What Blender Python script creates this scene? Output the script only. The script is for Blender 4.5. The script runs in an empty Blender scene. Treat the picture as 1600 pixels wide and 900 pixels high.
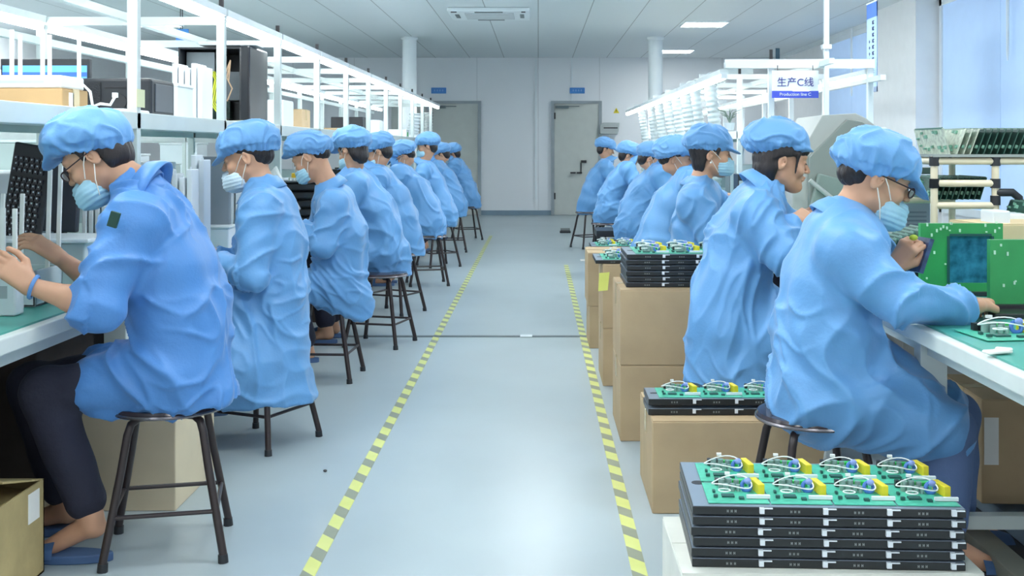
import bpy, math, random
import numpy as np
from mathutils import Vector, Matrix, Euler
C = bpy.context.scene.collection
S = bpy.context.scene
PI = math.pi
random.seed(7)

# ------------------------------------------------------------------ camera, world, exposure
EYE = 1.25; FOC = 1750.0; PX = 841.0; PY = 232.0
cam_d = bpy.data.cameras.new('camera'); cam = bpy.data.objects.new('camera', cam_d); C.objects.link(cam)
cam.location = (0, 0, EYE); cam.rotation_euler = (PI/2, 0, 0)
cam_d.sensor_width = 36.0; cam_d.lens = 36.0*FOC/1600.0
cam_d.shift_x = (800-PX)/1600.0; cam_d.shift_y = -(450-PY)/1600.0
cam_d.clip_start = 0.05; cam_d.clip_end = 100
S.camera = cam
w = bpy.data.worlds.new('world'); S.world = w; w.use_nodes = True
w.node_tree.nodes['Background'].inputs[0].default_value = (0.93, 0.97, 1.0, 1)
w.node_tree.nodes['Background'].inputs[1].default_value = 0.40
S.view_settings.view_transform = 'Standard'; S.view_settings.look = 'None'
S.view_settings.exposure = 1.27; S.view_settings.gamma = 1.0; S.view_settings.use_curve_mapping = False
PANEL_E = 14.0; TUBE_E = 6.5

def at(px, py, Y): return Vector(((px-PX)*Y/FOC, Y, EYE-(py-PY)*Y/FOC))
def lin(c): return tuple((v/255/12.92 if v/255 <= .04045 else ((v/255+.055)/1.055)**2.4) for v in c)

ORD = ['first', 'second', 'third', 'fourth', 'fifth', 'sixth', 'seventh', 'eighth', 'ninth', 'tenth', 'eleventh', 'twelfth', 'thirteenth', 'fourteenth', 'fifteenth', 'sixteenth', 'seventeenth', 'eighteenth', 'nineteenth', 'twentieth', 'twenty-first', 'twenty-second', 'twenty-third', 'twenty-fourth']
# ------------------------------------------------------------------ materials
MATS = {}
def mat(name, rgb, rough=.5, metal=0., var=.06, scale=6., bump=0., bscale=60., spec=.5, emit=0., alpha=1., trans=0., sheen=0., sub=0., stretch=None):
    if name in MATS: return MATS[name]
    m = bpy.data.materials.new(name); m.use_nodes = True
    nt = m.node_tree; b = nt.nodes['Principled BSDF']; L = nt.links.new
    c = lin(rgb)
    tc = nt.nodes.new('ShaderNodeTexCoord'); mp = nt.nodes.new('ShaderNodeMapping'); L(tc.outputs['Object'], mp.inputs['Vector'])
    if stretch: mp.inputs['Scale'].default_value = stretch
    n = nt.nodes.new('ShaderNodeTexNoise'); n.inputs['Scale'].default_value = scale; n.inputs['Detail'].default_value = 4
    L(mp.outputs['Vector'], n.inputs['Vector'])
    r = nt.nodes.new('ShaderNodeValToRGB')
    r.color_ramp.elements[0].position = .3; r.color_ramp.elements[1].position = .7
    r.color_ramp.elements[0].color = tuple(max(0, v*(1-var)) for v in c)+(1,)
    r.color_ramp.elements[1].color = tuple(min(1, v*(1+var)) for v in c)+(1,)
    L(n.outputs['Fac'], r.inputs['Fac']); L(r.outputs['Color'], b.inputs['Base Color'])
    b.inputs['Roughness'].default_value = rough; b.inputs['Metallic'].default_value = metal
    b.inputs['Specular IOR Level'].default_value = spec
    if bump:
        n2 = nt.nodes.new('ShaderNodeTexNoise'); n2.inputs['Scale'].default_value = bscale; n2.inputs['Detail'].default_value = 3
        L(mp.outputs['Vector'], n2.inputs['Vector'])
        bp = nt.nodes.new('ShaderNodeBump'); bp.inputs['Strength'].default_value = bump; bp.inputs['Distance'].default_value = .01
        L(n2.outputs['Fac'], bp.inputs['Height']); L(bp.outputs['Normal'], b.inputs['Normal'])
    if emit: b.inputs['Emission Color'].default_value = c+(1,); b.inputs['Emission Strength'].default_value = emit
    if alpha < 1: b.inputs['Alpha'].default_value = alpha
    if trans: b.inputs['Transmission Weight'].default_value = trans
    if sheen: b.inputs['Sheen Weight'].default_value = sheen; b.inputs['Sheen Roughness'].default_value = .4
    if sub: b.inputs['Subsurface Weight'].default_value = sub; b.inputs['Subsurface Radius'].default_value = (.02, .008, .004); b.inputs['Subsurface Scale'].default_value = 1
    MATS[name] = m
    return m

def mat_floor():
    m = mat('floor_paint', (170, 184, 190), rough=.30, var=.05, scale=1.3, bump=.02, bscale=8)
    return m
def mat_panel(name, rgb, pitch, axis='X', rough=.45, groove=.012, dark=.8):
    m = bpy.data.materials.new(name); m.use_nodes = True
    nt = m.node_tree; b = nt.nodes['Principled BSDF']; L = nt.links.new
    tc = nt.nodes.new('ShaderNodeTexCoord'); sp = nt.nodes.new('ShaderNodeSeparateXYZ'); L(tc.outputs['Object'], sp.inputs[0])
    d = nt.nodes.new('ShaderNodeMath'); d.operation = 'PINGPONG'; d.inputs[1].default_value = pitch/2
    L(sp.outputs[axis], d.inputs[0])
    g = nt.nodes.new('ShaderNodeMath'); g.operation = 'GREATER_THAN'; g.inputs[1].default_value = groove/2
    L(d.outputs[0], g.inputs[0])
    mx = nt.nodes.new('ShaderNodeMix'); mx.data_type = 'RGBA'
    c = lin(rgb); mx.inputs['A'].default_value = tuple(v*dark for v in c)+(1,); mx.inputs['B'].default_value = c+(1,)
    L(g.outputs[0], mx.inputs['Factor']); L(mx.outputs['Result'], b.inputs['Base Color'])
    bp = nt.nodes.new('ShaderNodeBump'); bp.inputs['Distance'].default_value = .004; bp.inputs['Strength'].default_value = .6
    L(g.outputs[0], bp.inputs['Height']); L(bp.outputs['Normal'], b.inputs['Normal'])
    b.inputs['Roughness'].default_value = rough
    return m
def mat_hazard():
    m = bpy.data.materials.new('hazard_tape'); m.use_nodes = True
    nt = m.node_tree; b = nt.nodes['Principled BSDF']; L = nt.links.new
    tc = nt.nodes.new('ShaderNodeTexCoord'); sp = nt.nodes.new('ShaderNodeSeparateXYZ'); L(tc.outputs['Object'], sp.inputs[0])
    ad = nt.nodes.new('ShaderNodeMath'); ad.operation = 'MULTIPLY_ADD'; ad.inputs[1].default_value = 1.15
    L(sp.outputs['X'], ad.inputs[0]); L(sp.outputs['Y'], ad.inputs[2])
    dv = nt.nodes.new('ShaderNodeMath'); dv.operation = 'DIVIDE'; dv.inputs[1].default_value = .2; L(ad.outputs[0], dv.inputs[0])
    fr = nt.nodes.new('ShaderNodeMath'); fr.operation = 'FRACT'; L(dv.outputs[0], fr.inputs[0])
    g = nt.nodes.new('ShaderNodeMath'); g.operation = 'GREATER_THAN'; g.inputs[1].default_value = .45; L(fr.outputs[0], g.inputs[0])
    n = nt.nodes.new('ShaderNodeTexNoise'); n.inputs['Scale'].default_value = 9; L(tc.outputs['Object'], n.inputs['Vector'])
    r = nt.nodes.new('ShaderNodeValToRGB'); r.color_ramp.elements[0].color = lin((128, 134, 118))+(1,); r.color_ramp.elements[1].color = lin((158, 164, 140))+(1,)
    L(n.outputs['Fac'], r.inputs['Fac'])
    r2 = nt.nodes.new('ShaderNodeValToRGB'); r2.color_ramp.elements[0].color = lin((208, 214, 110))+(1,); r2.color_ramp.elements[1].color = lin((226, 230, 150))+(1,)
    L(n.outputs['Fac'], r2.inputs['Fac'])
    mx = nt.nodes.new('ShaderNodeMix'); mx.data_type = 'RGBA'
    L(r.outputs[0], mx.inputs['A']); L(r2.outputs[0], mx.inputs['B']); L(g.outputs[0], mx.inputs['Factor']); L(mx.outputs['Result'], b.inputs['Base Color'])
    b.inputs['Roughness'].default_value = .35
    return m

# ------------------------------------------------------------------ mesh builder
class MB:
    def __init__(s): s.v = []; s.f = []
    def add(s, vs, fs):
        o = len(s.v); s.v += [tuple(v) for v in vs]; s.f += [tuple(i+o for i in f) for f in fs]; return s
    def box(s, cx, cy, cz, sx, sy, sz, rot=None):
        vs = []
        for dx in (-.5, .5):
            for dy in (-.5, .5):
                for dz in (-.5, .5):
                    v = Vector((dx*sx, dy*sy, dz*sz))
                    if rot: v = rot @ v
                    vs.append((cx+v.x, cy+v.y, cz+v.z))
        return s.add(vs, [(0,1,3,2), (4,6,7,5), (0,4,5,1), (2,3,7,6), (0,2,6,4), (1,5,7,3)])
    def b2(s, x0, x1, y0, y1, z0, z1): return s.box((x0+x1)/2, (y0+y1)/2, (z0+z1)/2, abs(x1-x0), abs(y1-y0), abs(z1-z0))
    def tube(s, pts, r, n=8, closed=False, caps=True):
        pts = [Vector(p) for p in pts]; m = len(pts)
        rs = r if isinstance(r, (list, tuple)) else [r]*m
        prev = None; rings = []
        for i, p in enumerate(pts):
            if closed: t = pts[(i+1) % m]-pts[i-1]
            else: t = pts[min(i+1, m-1)]-pts[max(i-1, 0)]
            t.normalize()
            if prev is None:
                a = Vector((0, 0, 1)) if abs(t.z) < .9 else Vector((1, 0, 0)); u = t.cross(a).normalized()
            else: u = (prev-t*prev.dot(t)).normalized()
            prev = u; v = t.cross(u)
            rings.append([p+(u*math.cos(2*PI*k/n)+v*math.sin(2*PI*k/n))*rs[i] for k in range(n)])
        vs = [q for R in rings for q in R]; fs = []
        for i in range(m if closed else m-1):
            j = (i+1) % m
            for k in range(n): fs.append((i*n+k, i*n+(k+1) % n, j*n+(k+1) % n, j*n+k))
        if not closed and caps: fs.append(tuple(range(n))[::-1]); fs.append(tuple((m-1)*n+k for k in range(n)))
        return s.add(vs, fs)
    def cyl(s, p0, p1, r0, r1=None, n=16): return s.tube([p0, p1], [r0, r0 if r1 is None else r1], n)
    def lathe(s, cx, cy, cz, prof, n=24):
        vs = []; fs = []
        for r, z in prof:
            for k in range(n): vs.append((cx+r*math.cos(2*PI*k/n), cy+r*math.sin(2*PI*k/n), cz+z))
        for i in range(len(prof)-1):
            for k in range(n): fs.append((i*n+k, i*n+(k+1) % n, (i+1)*n+(k+1) % n, (i+1)*n+k))
        fs.append(tuple(range(n))[::-1]); fs.append(tuple((len(prof)-1)*n+k for k in range(n)))
        return s.add(vs, fs)
    def prism(s, poly, y0, y1):   # poly in XZ, extruded along Y
        n = len(poly); vs = [(x, y0, z) for x, z in poly]+[(x, y1, z) for x, z in poly]
        fs = [tuple(range(n)), tuple(range(n, 2*n))[::-1]]+[(k, k+n, (k+1) % n+n, (k+1) % n) for k in range(n)]
        return s.add(vs, fs)
    def ell(s, c, r, n=12, m=8, rot=None):
        vs = []; fs = []
        for i in range(m+1):
            a = PI*i/m
            for k in range(n):
                v = Vector((r[0]*math.sin(a)*math.cos(2*PI*k/n), r[1]*math.sin(a)*math.sin(2*PI*k/n), r[2]*math.cos(a)))
                if rot: v = rot @ v
                vs.append((c[0]+v.x, c[1]+v.y, c[2]+v.z))
        for i in range(m):
            for k in range(n): fs.append((i*n+k, (i+1)*n+k, (i+1)*n+(k+1) % n, i*n+(k+1) % n))
        return s.add(vs, fs)
    def xf(s, M):
        s.v = [tuple(M @ Vector(v)) for v in s.v]; return s
    def build(s, name, m, parent=None, smooth=False, bevel=0., loc=None, rotz=0., solid=0.):
        me = bpy.data.meshes.new(name); me.from_pydata(s.v, [], s.f); me.validate()
        me.materials.append(m)
        if smooth:
            me.polygons.foreach_set('use_smooth', [True]*len(me.polygons))
            try: me.set_sharp_from_angle(angle=math.radians(40))
            except Exception: pass
        o = bpy.data.objects.new(name, me); C.objects.link(o)
        if parent: o.parent = parent
        if loc is not None: o.location = loc
        o.rotation_euler.z = rotz
        if solid: md = o.modifiers.new('thick', 'SOLIDIFY'); md.thickness = solid; md.offset = 0
        if bevel: md = o.modifiers.new('bevel', 'BEVEL'); md.width = bevel; md.segments = 2; md.limit_method = 'ANGLE'
        return o
def tag(o, label, cat, group=None, kind=None):
    o['label'] = label; o['category'] = cat
    if group: o['group'] = group
    if kind: o['kind'] = kind
    return o
def thing(name, label, cat, loc=(0, 0, 0), rotz=0, group=None):
    o = bpy.data.objects.new(name, None); C.objects.link(o); o.empty_display_size = .1
    o.location = loc; o.rotation_euler = (0, 0, rotz)
    return tag(o, label, cat, group)
def struct(o): o['kind'] = 'structure'; return o
def kids(o): return [c for c in bpy.data.objects if c.parent == o]
def dup(root, loc, rotz=None, label=None, group=None, _k={}):
    r = root.copy(); C.objects.link(r); r.location = loc
    if rotz is not None: r.rotation_euler = (0, 0, rotz)
    if label: r['label'] = label
    if group: r['group'] = group
    if root.name not in _k: _k[root.name] = [(c, list(c.children)) for c in root.children]
    for c, gs in _k[root.name]:
        d = c.copy(); C.objects.link(d); d.parent = r
        for g in gs: e = g.copy(); C.objects.link(e); e.parent = d
    return r

# ------------------------------------------------------------------ noise and implicit surfaces
_rng = np.random.RandomState(3); _perm = _rng.permutation(256); _perm = np.concatenate([_perm]*3).astype(np.int32)
_grad = _rng.normal(size=(256, 3)); _grad /= np.linalg.norm(_grad, axis=1)[:, None]
def perlin(P):
    P = np.asarray(P, dtype=np.float64); I = np.floor(P).astype(np.int64); F = P-I; I &= 255
    u = F*F*F*(F*(F*6-15)+10); out = 0
    for dx in (0, 1):
        wx = u[:, 0] if dx else 1-u[:, 0]
        for dy in (0, 1):
            wy = u[:, 1] if dy else 1-u[:, 1]
            for dz in (0, 1):
                wz = u[:, 2] if dz else 1-u[:, 2]
                h = _perm[(_perm[(_perm[(I[:, 0]+dx) & 255]+I[:, 1]+dy) & 255]+I[:, 2]+dz) & 255]
                g = _grad[h]; d = F-np.array([dx, dy, dz])
                out = out+wx*wy*wz*(g*d).sum(1)
    return out*1.6

class Field:
    """Implicit body modelling: rounded limbs and ellipsoids, smoothly joined into one closed surface."""
    def __init__(s, h): s.h = h; s.p = []
    def cap(s, a, b, ra, rb=None, k=.03, cut=None, sub=False, flat=None):
        a = np.array(a, float); b = np.array(b, float); rb = ra if rb is None else rb
        r = max(ra, rb); ab = b-a; L2 = max(1e-9, ab.dot(ab))
        def fn(x, y, z):
            px, py, pz = x-a[0], y-a[1], z-a[2]
            t = np.clip((px*ab[0]+py*ab[1]+pz*ab[2])/L2, 0, 1)
            dx, dy, dz = px-t*ab[0], py-t*ab[1], pz-t*ab[2]
            if flat is not None: dy = dy*flat
            d = np.sqrt(dx*dx+dy*dy+dz*dz)-(ra+(rb-ra)*t)
            return d
        f = 1 if flat is None else 1/flat
        s.p.append((fn, np.minimum(a, b)-r*np.array([1, f, 1]), np.maximum(a, b)+r*np.array([1, f, 1]), k, cut, sub)); return s
    def ell(s, c, r, R=None, k=.02, cut=None, sub=False):
        c = np.array(c, float); r = np.array(r, float); R = np.eye(3) if R is None else np.array(R)   # columns: axes
        def fn(x, y, z):
            px, py, pz = x-c[0], y-c[1], z-c[2]
            q = [(px*R[0, i]+py*R[1, i]+pz*R[2, i]) for i in range(3)]
            k0 = np.sqrt((q[0]/r[0])**2+(q[1]/r[1])**2+(q[2]/r[2])**2)+1e-9
            k1 = np.sqrt((q[0]/r[0]**2)**2+(q[1]/r[1]**2)**2+(q[2]/r[2]**2)**2)+1e-9
            return k0*(k0-1)/k1
        e = np.sqrt(((R*r)**2).sum(1))
        s.p.append((fn, c-e, c+e, k, cut, sub)); return s
    def mesh(s):
        h = s.h; lo = np.min([p[1] for p in s.p if not p[5]], 0)-3*h; hi = np.max([p[2] for p in s.p if not p[5]], 0)+3*h
        n = np.ceil((hi-lo)/h).astype(int)+1
        A = np.full(n, 1.0, np.float32); ax = [lo[i]+h*np.arange(n[i]) for i in range(3)]
        for fn, a, b, k, cut, sub in s.p:
            m = k+2*h
            i0 = np.clip(np.floor((a-m-lo)/h).astype(int), 0, n); i1 = np.clip(np.ceil((b+m-lo)/h).astype(int)+1, 0, n)
            if np.any(i1 <= i0): continue
            sl = tuple(slice(i0[i], i1[i]) for i in range(3))
            x = ax[0][sl[0]][:, None, None]; y = ax[1][sl[1]][None, :, None]; z = ax[2][sl[2]][None, None, :]
            d = fn(x, y, z).astype(np.float32)
            if cut is not None:
                for (c0, cn) in cut:
                    d = np.maximum(d, (x-c0[0])*cn[0]+(y-c0[1])*cn[1]+(z-c0[2])*cn[2])
            a_ = A[sl]
            if sub:
                hh = np.clip(.5-.5*(a_+d)/k, 0, 1); A[sl] = (a_*(1-hh)-d*hh)+k*hh*(1-hh)
            else:
                hh = np.clip(.5+.5*(d-a_)/k, 0, 1); A[sl] = d+(a_-d)*hh-k*hh*(1-hh)
        I = A < 0
        c = [A[i:n[0]-1+i, j:n[1]-1+j, l:n[2]-1+l] for i in (0, 1) for j in (0, 1) for l in (0, 1)]
        cnt = sum((q < 0).astype(np.int8) for q in c)
        act = np.nonzero((cnt > 0) & (cnt < 8)); N = len(act[0])
        vals = np.stack([q[act] for q in c]); off = np.array([(i, j, l) for i in (0, 1) for j in (0, 1) for l in (0, 1)], float)
        acc = np.zeros((N, 3)); num = np.zeros(N)
        for p in range(8):
            for q in range(p+1, 8):
                if abs(off[p]-off[q]).sum() != 1: continue
                va, vb = vals[p], vals[q]; m = (va < 0) != (vb < 0)
                t = np.where(m, va/np.where(m, va-vb, 1), 0)
                acc += m[:, None]*(off[p]+t[:, None]*(off[q]-off[p])); num += m
        V = lo+h*(np.stack(act, 1)+acc/num[:, None])
        ids = np.full(np.array(n)-1, -1, np.int32); ids[act] = np.arange(N)
        Q = []
        for axx in range(3):
            s0 = [slice(1, n[i]-1) for i in range(3)]; s0[axx] = slice(0, n[axx]-1)
            s1 = list(s0); s1[axx] = slice(1, n[axx])
            a0 = I[tuple(s0)]; a1 = I[tuple(s1)]
            e = np.array(np.nonzero(a0 != a1)); fl = a0[tuple(e)]
            e = e+np.array([s.start for s in s0])[:, None]
            u, v = (axx+1) % 3, (axx+2) % 3
            def g(du, dv):
                q = e.copy(); q[u] -= du; q[v] -= dv; return ids[tuple(q)]
            quad = np.stack([g(1, 1), g(0, 1), g(0, 0), g(1, 0)], 1)
            quad[~fl] = quad[~fl][:, ::-1]
            Q.append(quad)
        return V, np.concatenate(Q)
def npmesh(name, V, Q, m, parent=None, disp=None, smooth_it=0):
    me = bpy.data.meshes.new(name); nv, nq = len(V), len(Q)
    me.vertices.add(nv); me.loops.add(nq*4); me.polygons.add(nq)
    me.vertices.foreach_set('co', V.astype(np.float32).ravel())
    me.polygons.foreach_set('loop_start', np.arange(0, nq*4, 4, dtype=np.int32))
    me.polygons.foreach_set('loop_total', np.full(nq, 4, np.int32))
    me.loops.foreach_set('vertex_index', Q.astype(np.int32).ravel())
    me.update(calc_edges=True)
    if disp is not None:
        N = np.zeros(nv*3, np.float32); me.vertices.foreach_get('normal', N); N = N.reshape(-1, 3)
        V = V+N*disp(V, N)[:, None]
        me.vertices.foreach_set('co', V.astype(np.float32).ravel()); me.update()
    me.polygons.foreach_set('use_smooth', np.ones(nq, bool))
    me.materials.append(m)
    o = bpy.data.objects.new(name, me); C.objects.link(o)
    if parent: o.parent = parent
    return o
# ------------------------------------------------------------------ room shell
M_white = mat('white_paint', (232, 240, 244), rough=.4, var=.02)
M_alu = mat('aluminium_profile', (205, 217, 216), rough=.35, metal=.0, var=.03)
M_wall = mat_panel('wall_sandwich_panel', (236, 240, 244), 1.15, 'X')
M_wallr = mat('side_wall_paint', (242, 244, 246), rough=.6, var=.02)
M_ceil = mat_panel('ceiling_panel', (222, 230, 234), .64, 'X', rough=.5, groove=.012, dark=.5)
M_door = mat('grey_door_paint', (200, 205, 200), rough=.45, var=.03, bump=.02)
M_dark = mat('dark_metal', (44, 44, 48), rough=.45)
M_blk = mat('black_plastic', (38, 42, 48), rough=.4, var=.12, bump=.05)
M_blue = mat('sign_blue', (70, 140, 215), rough=.4)
M_light = mat('lamp_diffuser', (250, 253, 252), emit=PANEL_E)
M_tube = mat('tube_light', (248, 252, 252), emit=TUBE_E)
M_base = mat('skirting_blue_grey', (128, 152, 168), rough=.4)
M_card = mat('cardboard', (186, 162, 128), rough=.8, var=.08, scale=5, bump=.05)
M_cardd = mat('cardboard_worn', (176, 158, 112), rough=.8, var=.16, scale=7, bump=.1)
M_tape = mat('packing_tape', (200, 180, 140), rough=.25)
M_label = mat('paper_label', (236, 236, 232), rough=.7)
M_teal = mat('bench_mat_teal', (72, 160, 148), rough=.35, var=.04)
M_edge = mat('bench_edge', (214, 222, 220), rough=.4)
M_cream = mat('cream_pipe', (226, 216, 190), rough=.35)
M_pcb = mat('circuit_green', (80, 186, 158), rough=.4, var=.14, scale=60)
M_pcbd = mat('circuit_dark_green', (46, 84, 74), rough=.45, var=.4, scale=70)
M_yel = mat('transformer_yellow', (232, 214, 50), rough=.4)
M_grn = mat('terminal_green', (60, 200, 96), rough=.4)
M_coil = mat('coil_blue', (70, 120, 200), rough=.4)
M_cap_s = mat('capacitor_grey', (150, 176, 172), rough=.3, metal=.3)
M_wire = mat('wire_white', (238, 242, 240), rough=.4)
M_tray = mat('tray_black', (36, 40, 42), rough=.35, var=.2, bump=.1)
M_trayt = mat('tray_top_grey', (128, 142, 158), rough=.3, var=.06)
M_stool = mat('stool_metal_dark', (50, 42, 44), rough=.35)
M_seat = mat('stool_seat_dark', (58, 52, 60), rough=.16, var=.15, scale=3)
M_duct = mat('duct_hose_white', (196, 208, 212), rough=.45)
M_plas = mat('white_plastic', (226, 234, 240), rough=.35, var=.02)
M_yc = mat('yellow_cable', (214, 220, 60), rough=.5)
M_machine = mat('machine_grey', (190, 194, 190), rough=.45, var=.02)
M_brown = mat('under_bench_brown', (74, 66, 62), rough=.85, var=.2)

XL, XR, YF, ZC = -7.6, 4.47, 21.0, 2.95
struct(MB().b2(XL, XR, -1.5, YF, -.08, 0).build('floor', mat_floor()))
struct(MB().b2(XL, XR, -1.5, YF+.1, ZC, ZC+.08).build('ceiling', M_ceil))
struct(MB().b2(XL, XR, YF, YF+.12, 0, ZC).build('wall_back', M_wall))
struct(MB().b2(XL-.12, XL, -1.5, YF, 0, ZC).build('wall_left', M_wallr))
struct(MB().b2(XR, XR+.12, -1.5, YF, 0, ZC).build('wall_right', M_wallr))
struct(MB().b2(-1.07, .24, YF-.012, YF, 0, .09).build('baseboard_back', M_base))
struct(MB().b2(XR-.06, XR, -1.5, YF, ZC-.06, ZC).build('trim_1', M_white))
struct(MB().b2(-.06, -.03, YF-.03, YF, .30, ZC).build('trim_2', M_white))
struct(MB().b2(.62, .64, YF-.02, YF, .0, ZC).build('trim_3', M_white))
# dark expansion joint across the floor, with a small cover plate
struct(MB().b2(-1.35, .36, 7.42, 7.47, 0, .004).build('trim_4', mat('floor_joint_dark', (96, 108, 112), rough=.4)))
tag(MB().b2(-.12, -.04, 7.405, 7.485, .003, .007).build('cover_plate', M_white, bevel=.001), 'small pale plate on the dark joint line crossing the floor', 'plate')
M_haz = mat_hazard()
for i, x in enumerate((-.675, .298)):
    st = MB().b2(-.0225, .0225, 2.0, 16.0 if i == 0 else 12.0, 0, .0025).build('floor_tape', M_haz); st.location = (x, 0, 0)
    tag(st, ['long yellow and grey striped tape on the floor left of the aisle', 'yellow and grey striped floor tape right of the aisle beside the cartons'][i], 'tape', 'hazard tapes along the aisle')
tag(MB().ell((0, 0, 0), (.008, .006, .005), 8, 5).build('debris', M_dark, loc=at(508, 737, 4.33).to_3d()+Vector((0, 0, .004))), 'tiny dark speck lying on the floor left of the aisle middle', 'debris')
# window bays with pale blue blinds on the right wall
M_blind = mat('blind_blue_glow', (176, 204, 238), rough=.8, emit=.14, var=.02)  # emission stands in for daylight coming through the blinds
for k, (y0, y1) in enumerate(((14.3, 17.4), (3.0, 12.35))):
    wf = MB()
    for (a, b, c_, d) in ((y0, y1, .55, .63), (y0, y1, 2.82, 2.9), (y0, y0+.07, .55, 2.9), (y1-.07, y1, .55, 2.9)): wf.b2(XR-.05, XR, a, b, c_, d)
    wo = struct(wf.build('window_%d' % (k+1), M_white))
    n = 2 if k == 0 else 6
    for j in range(n):
        a = y0+.07+(y1-y0-.14)*j/n; b = y0+.07+(y1-y0-.14)*(j+1)/n
        MB().b2(XR-.035, XR-.02, a+.006, b-.006, .63, 2.82).build('blind', M_blind, wo)
for y, z0 in ((15.65, 1.98), (10.45, 2.07)):  # thin white tube tapering to a point before each blind bay
    tag(MB().tube([(XR-.09, y, 2.93), (XR-.09, y, z0+.06), (XR-.09, y, z0)], [.017, .014, .006], 8).build('blind_sliver', M_white, smooth=True),
        'thin white cord hanging in front of the blue blind ' + ('left of the white pillar' if y > 12 else 'at the right edge'), 'sliver')
# pillar with banner, right
struct(MB().b2(4.18, XR, 12.4, 14.25, 0, ZC).build('trim_5', M_wallr))
bn = thing('banner', 'narrow blue banner with columns of dark characters hanging before the white pillar', 'banner', (3.27, 10.97, 1.80))
MB().b2(-.003, .003, -.165, .165, 0, .88).build('cloth', mat('banner_blue', (160, 190, 236), rough=.6, var=.03), bn)
MB().b2(-.005, .005, -.165, .165, .73, .88).build('heading', mat('banner_head_blue', (72, 118, 200)), bn)
MB().b2(-.005, .005, -.165, .165, 0, .05).build('footing', mat('banner_foot_grey', (130, 150, 180)), bn)
MB().cyl((0, -.17, .88), (0, .17, .88), .008, n=8).cyl((0, -.1, .88), (0, -.1, 1.149), .002, n=5).cyl((0, .1, .88), (0, .1, 1.149), .002, n=5).build('rod', M_white, bn)
g = MB()
for k in range(10):
    z = .68-k*.06
    for (dy, dz, w_, h_) in ((0, .012, .06, .007), (0, -.012, .06, .007), (0, 0, .010, .042), (.022, 0, .008, .03)): g.b2(-.007, -.004, -.05+dy-w_/2, -.05+dy+w_/2, z+dz-h_/2, z+dz+h_/2)
    if k > 2:
        for (dy, dz, w_, h_) in ((0, .0, .04, .006), (0, 0, .007, .03)): g.b2(-.007, -.004, .07+dy-w_/2, .07+dy+w_/2, z+dz-h_/2, z+dz+h_/2)
g.build('lettering', mat('ink_navy', (52, 62, 110)), bn)
# doors in the back wall
def door(n, x0, x1, handle=True):
    d = struct(MB().b2(x0+.03, x1-.03, YF-.03, YF, .01, 2.09).build('door_%d' % n, M_door, bevel=.004))
    f = MB().b2(x0-.03, x0+.03, YF-.05, YF, 0, 2.14).b2(x1-.03, x1+.03, YF-.05, YF, 0, 2.14).b2(x0+.03, x1-.03, YF-.05, YF, 2.09, 2.14)
    f.build('door_frame', mat('door_frame_grey', (158, 168, 174), rough=.4), d)
    MB().b2(x0+.05, x0+.3, YF-.09, YF-.03, 2.0, 2.05).b2(x0+.28, x0+.5, YF-.08, YF-.06, 2.03, 2.045).build('door_closer', mat('closer_grey', (110, 125, 130)), d, bevel=.005)
    for z in (.3, 1.8): MB().cyl((x0+.04, YF-.055, z), (x0+.04, YF-.055, z+.12), .014, n=8).build('hinge', M_dark, d)
    return d
d1 = door(1, .27, 1.16)
MB().b2(.80, .90, YF-.07, YF-.03, .98, 1.03).b2(.60, .70, YF-.09, YF-.05, .78, .81).b2(.72, .82, YF-.09, YF-.03, .78, .81).b2(.79, .81, YF-.05, YF-.03, .80, .99).build('handle', M_dark, d1, bevel=.004)
d2 = door(2, -2.03, -1.10); struct(MB().b2(-2.75, -2.10, YF-.03, YF, .01, 2.09).build('door_3', M_door, bevel=.004))
for i, px in enumerate((685.5, 902)):
    p = at(px, 141.5, YF-.02)
    sg = thing('door_sign', ['small blue plate above the left grey door', 'small blue rounded plate above the right grey door'][i], 'sign', p)
    MB().box(0, 0, 0, .28, .015, .11).build('plate', M_blue, sg, bevel=.02 if i else .002)
    t = MB()
    for k in range(4): t.box(-.075+k*.05, -.009, 0, .028, .003, .008).box(-.075+k*.05, -.009, .014, .02, .003, .006).box(-.075+k*.05, -.009, 0, .006, .003, .045)
    t.build('lettering', mat('sign_pale', (150, 190, 235)), sg)
p = at(963, 173, YF-.01); wsn = thing('warning_sign', 'small yellow triangle sign on the back wall right of the grey door', 'sign', p)
MB().prism([(-.055, -.045), (.055, -.045), (0, .055)], -.004, 0).build('plate', M_yel, wsn)
MB().prism([(-.006, .015), (.008, .02), (.0, -.002), (.01, 0), (-.006, -.03), (.0, -.008), (-.01, -.008)], -.007, -.004).build('symbol', M_dark, wsn)
p = at(952, 200, YF-.06); hd = thing('hand_dryer', 'pale grey wall box with a sloping top beside the right grey door', 'dispenser', p)
MB().prism([(-.18, -.11), (.15, -.12), (.17, -.06), (.19, .10), (-.12, .10), (-.18, .05)], -.08, .05).build('housing', mat('dispenser_grey', (176, 184, 184), rough=.3), hd, bevel=.012)
MB().box(.02, -.085, .0, .26, .01, .02).build('slot', M_dark, hd)
MB().cyl((.0, .03, -.12), (0, .03, -1.0), .01, n=8).build('pipe', M_white, hd)
# round columns
for x, lb in ((-1.965, 'round white column on the left in front of the back wall'), (1.79, 'round white column on the right beside a ceiling lamp')):
    tag(MB().lathe(x, 17.1, 0, [(.115, 0), (.11, .02), (.11, 2.9), (.13, 2.92), (.13, 2.949)], 28).build('column', M_white, smooth=True), lb, 'column', 'round columns near the back wall')
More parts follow.
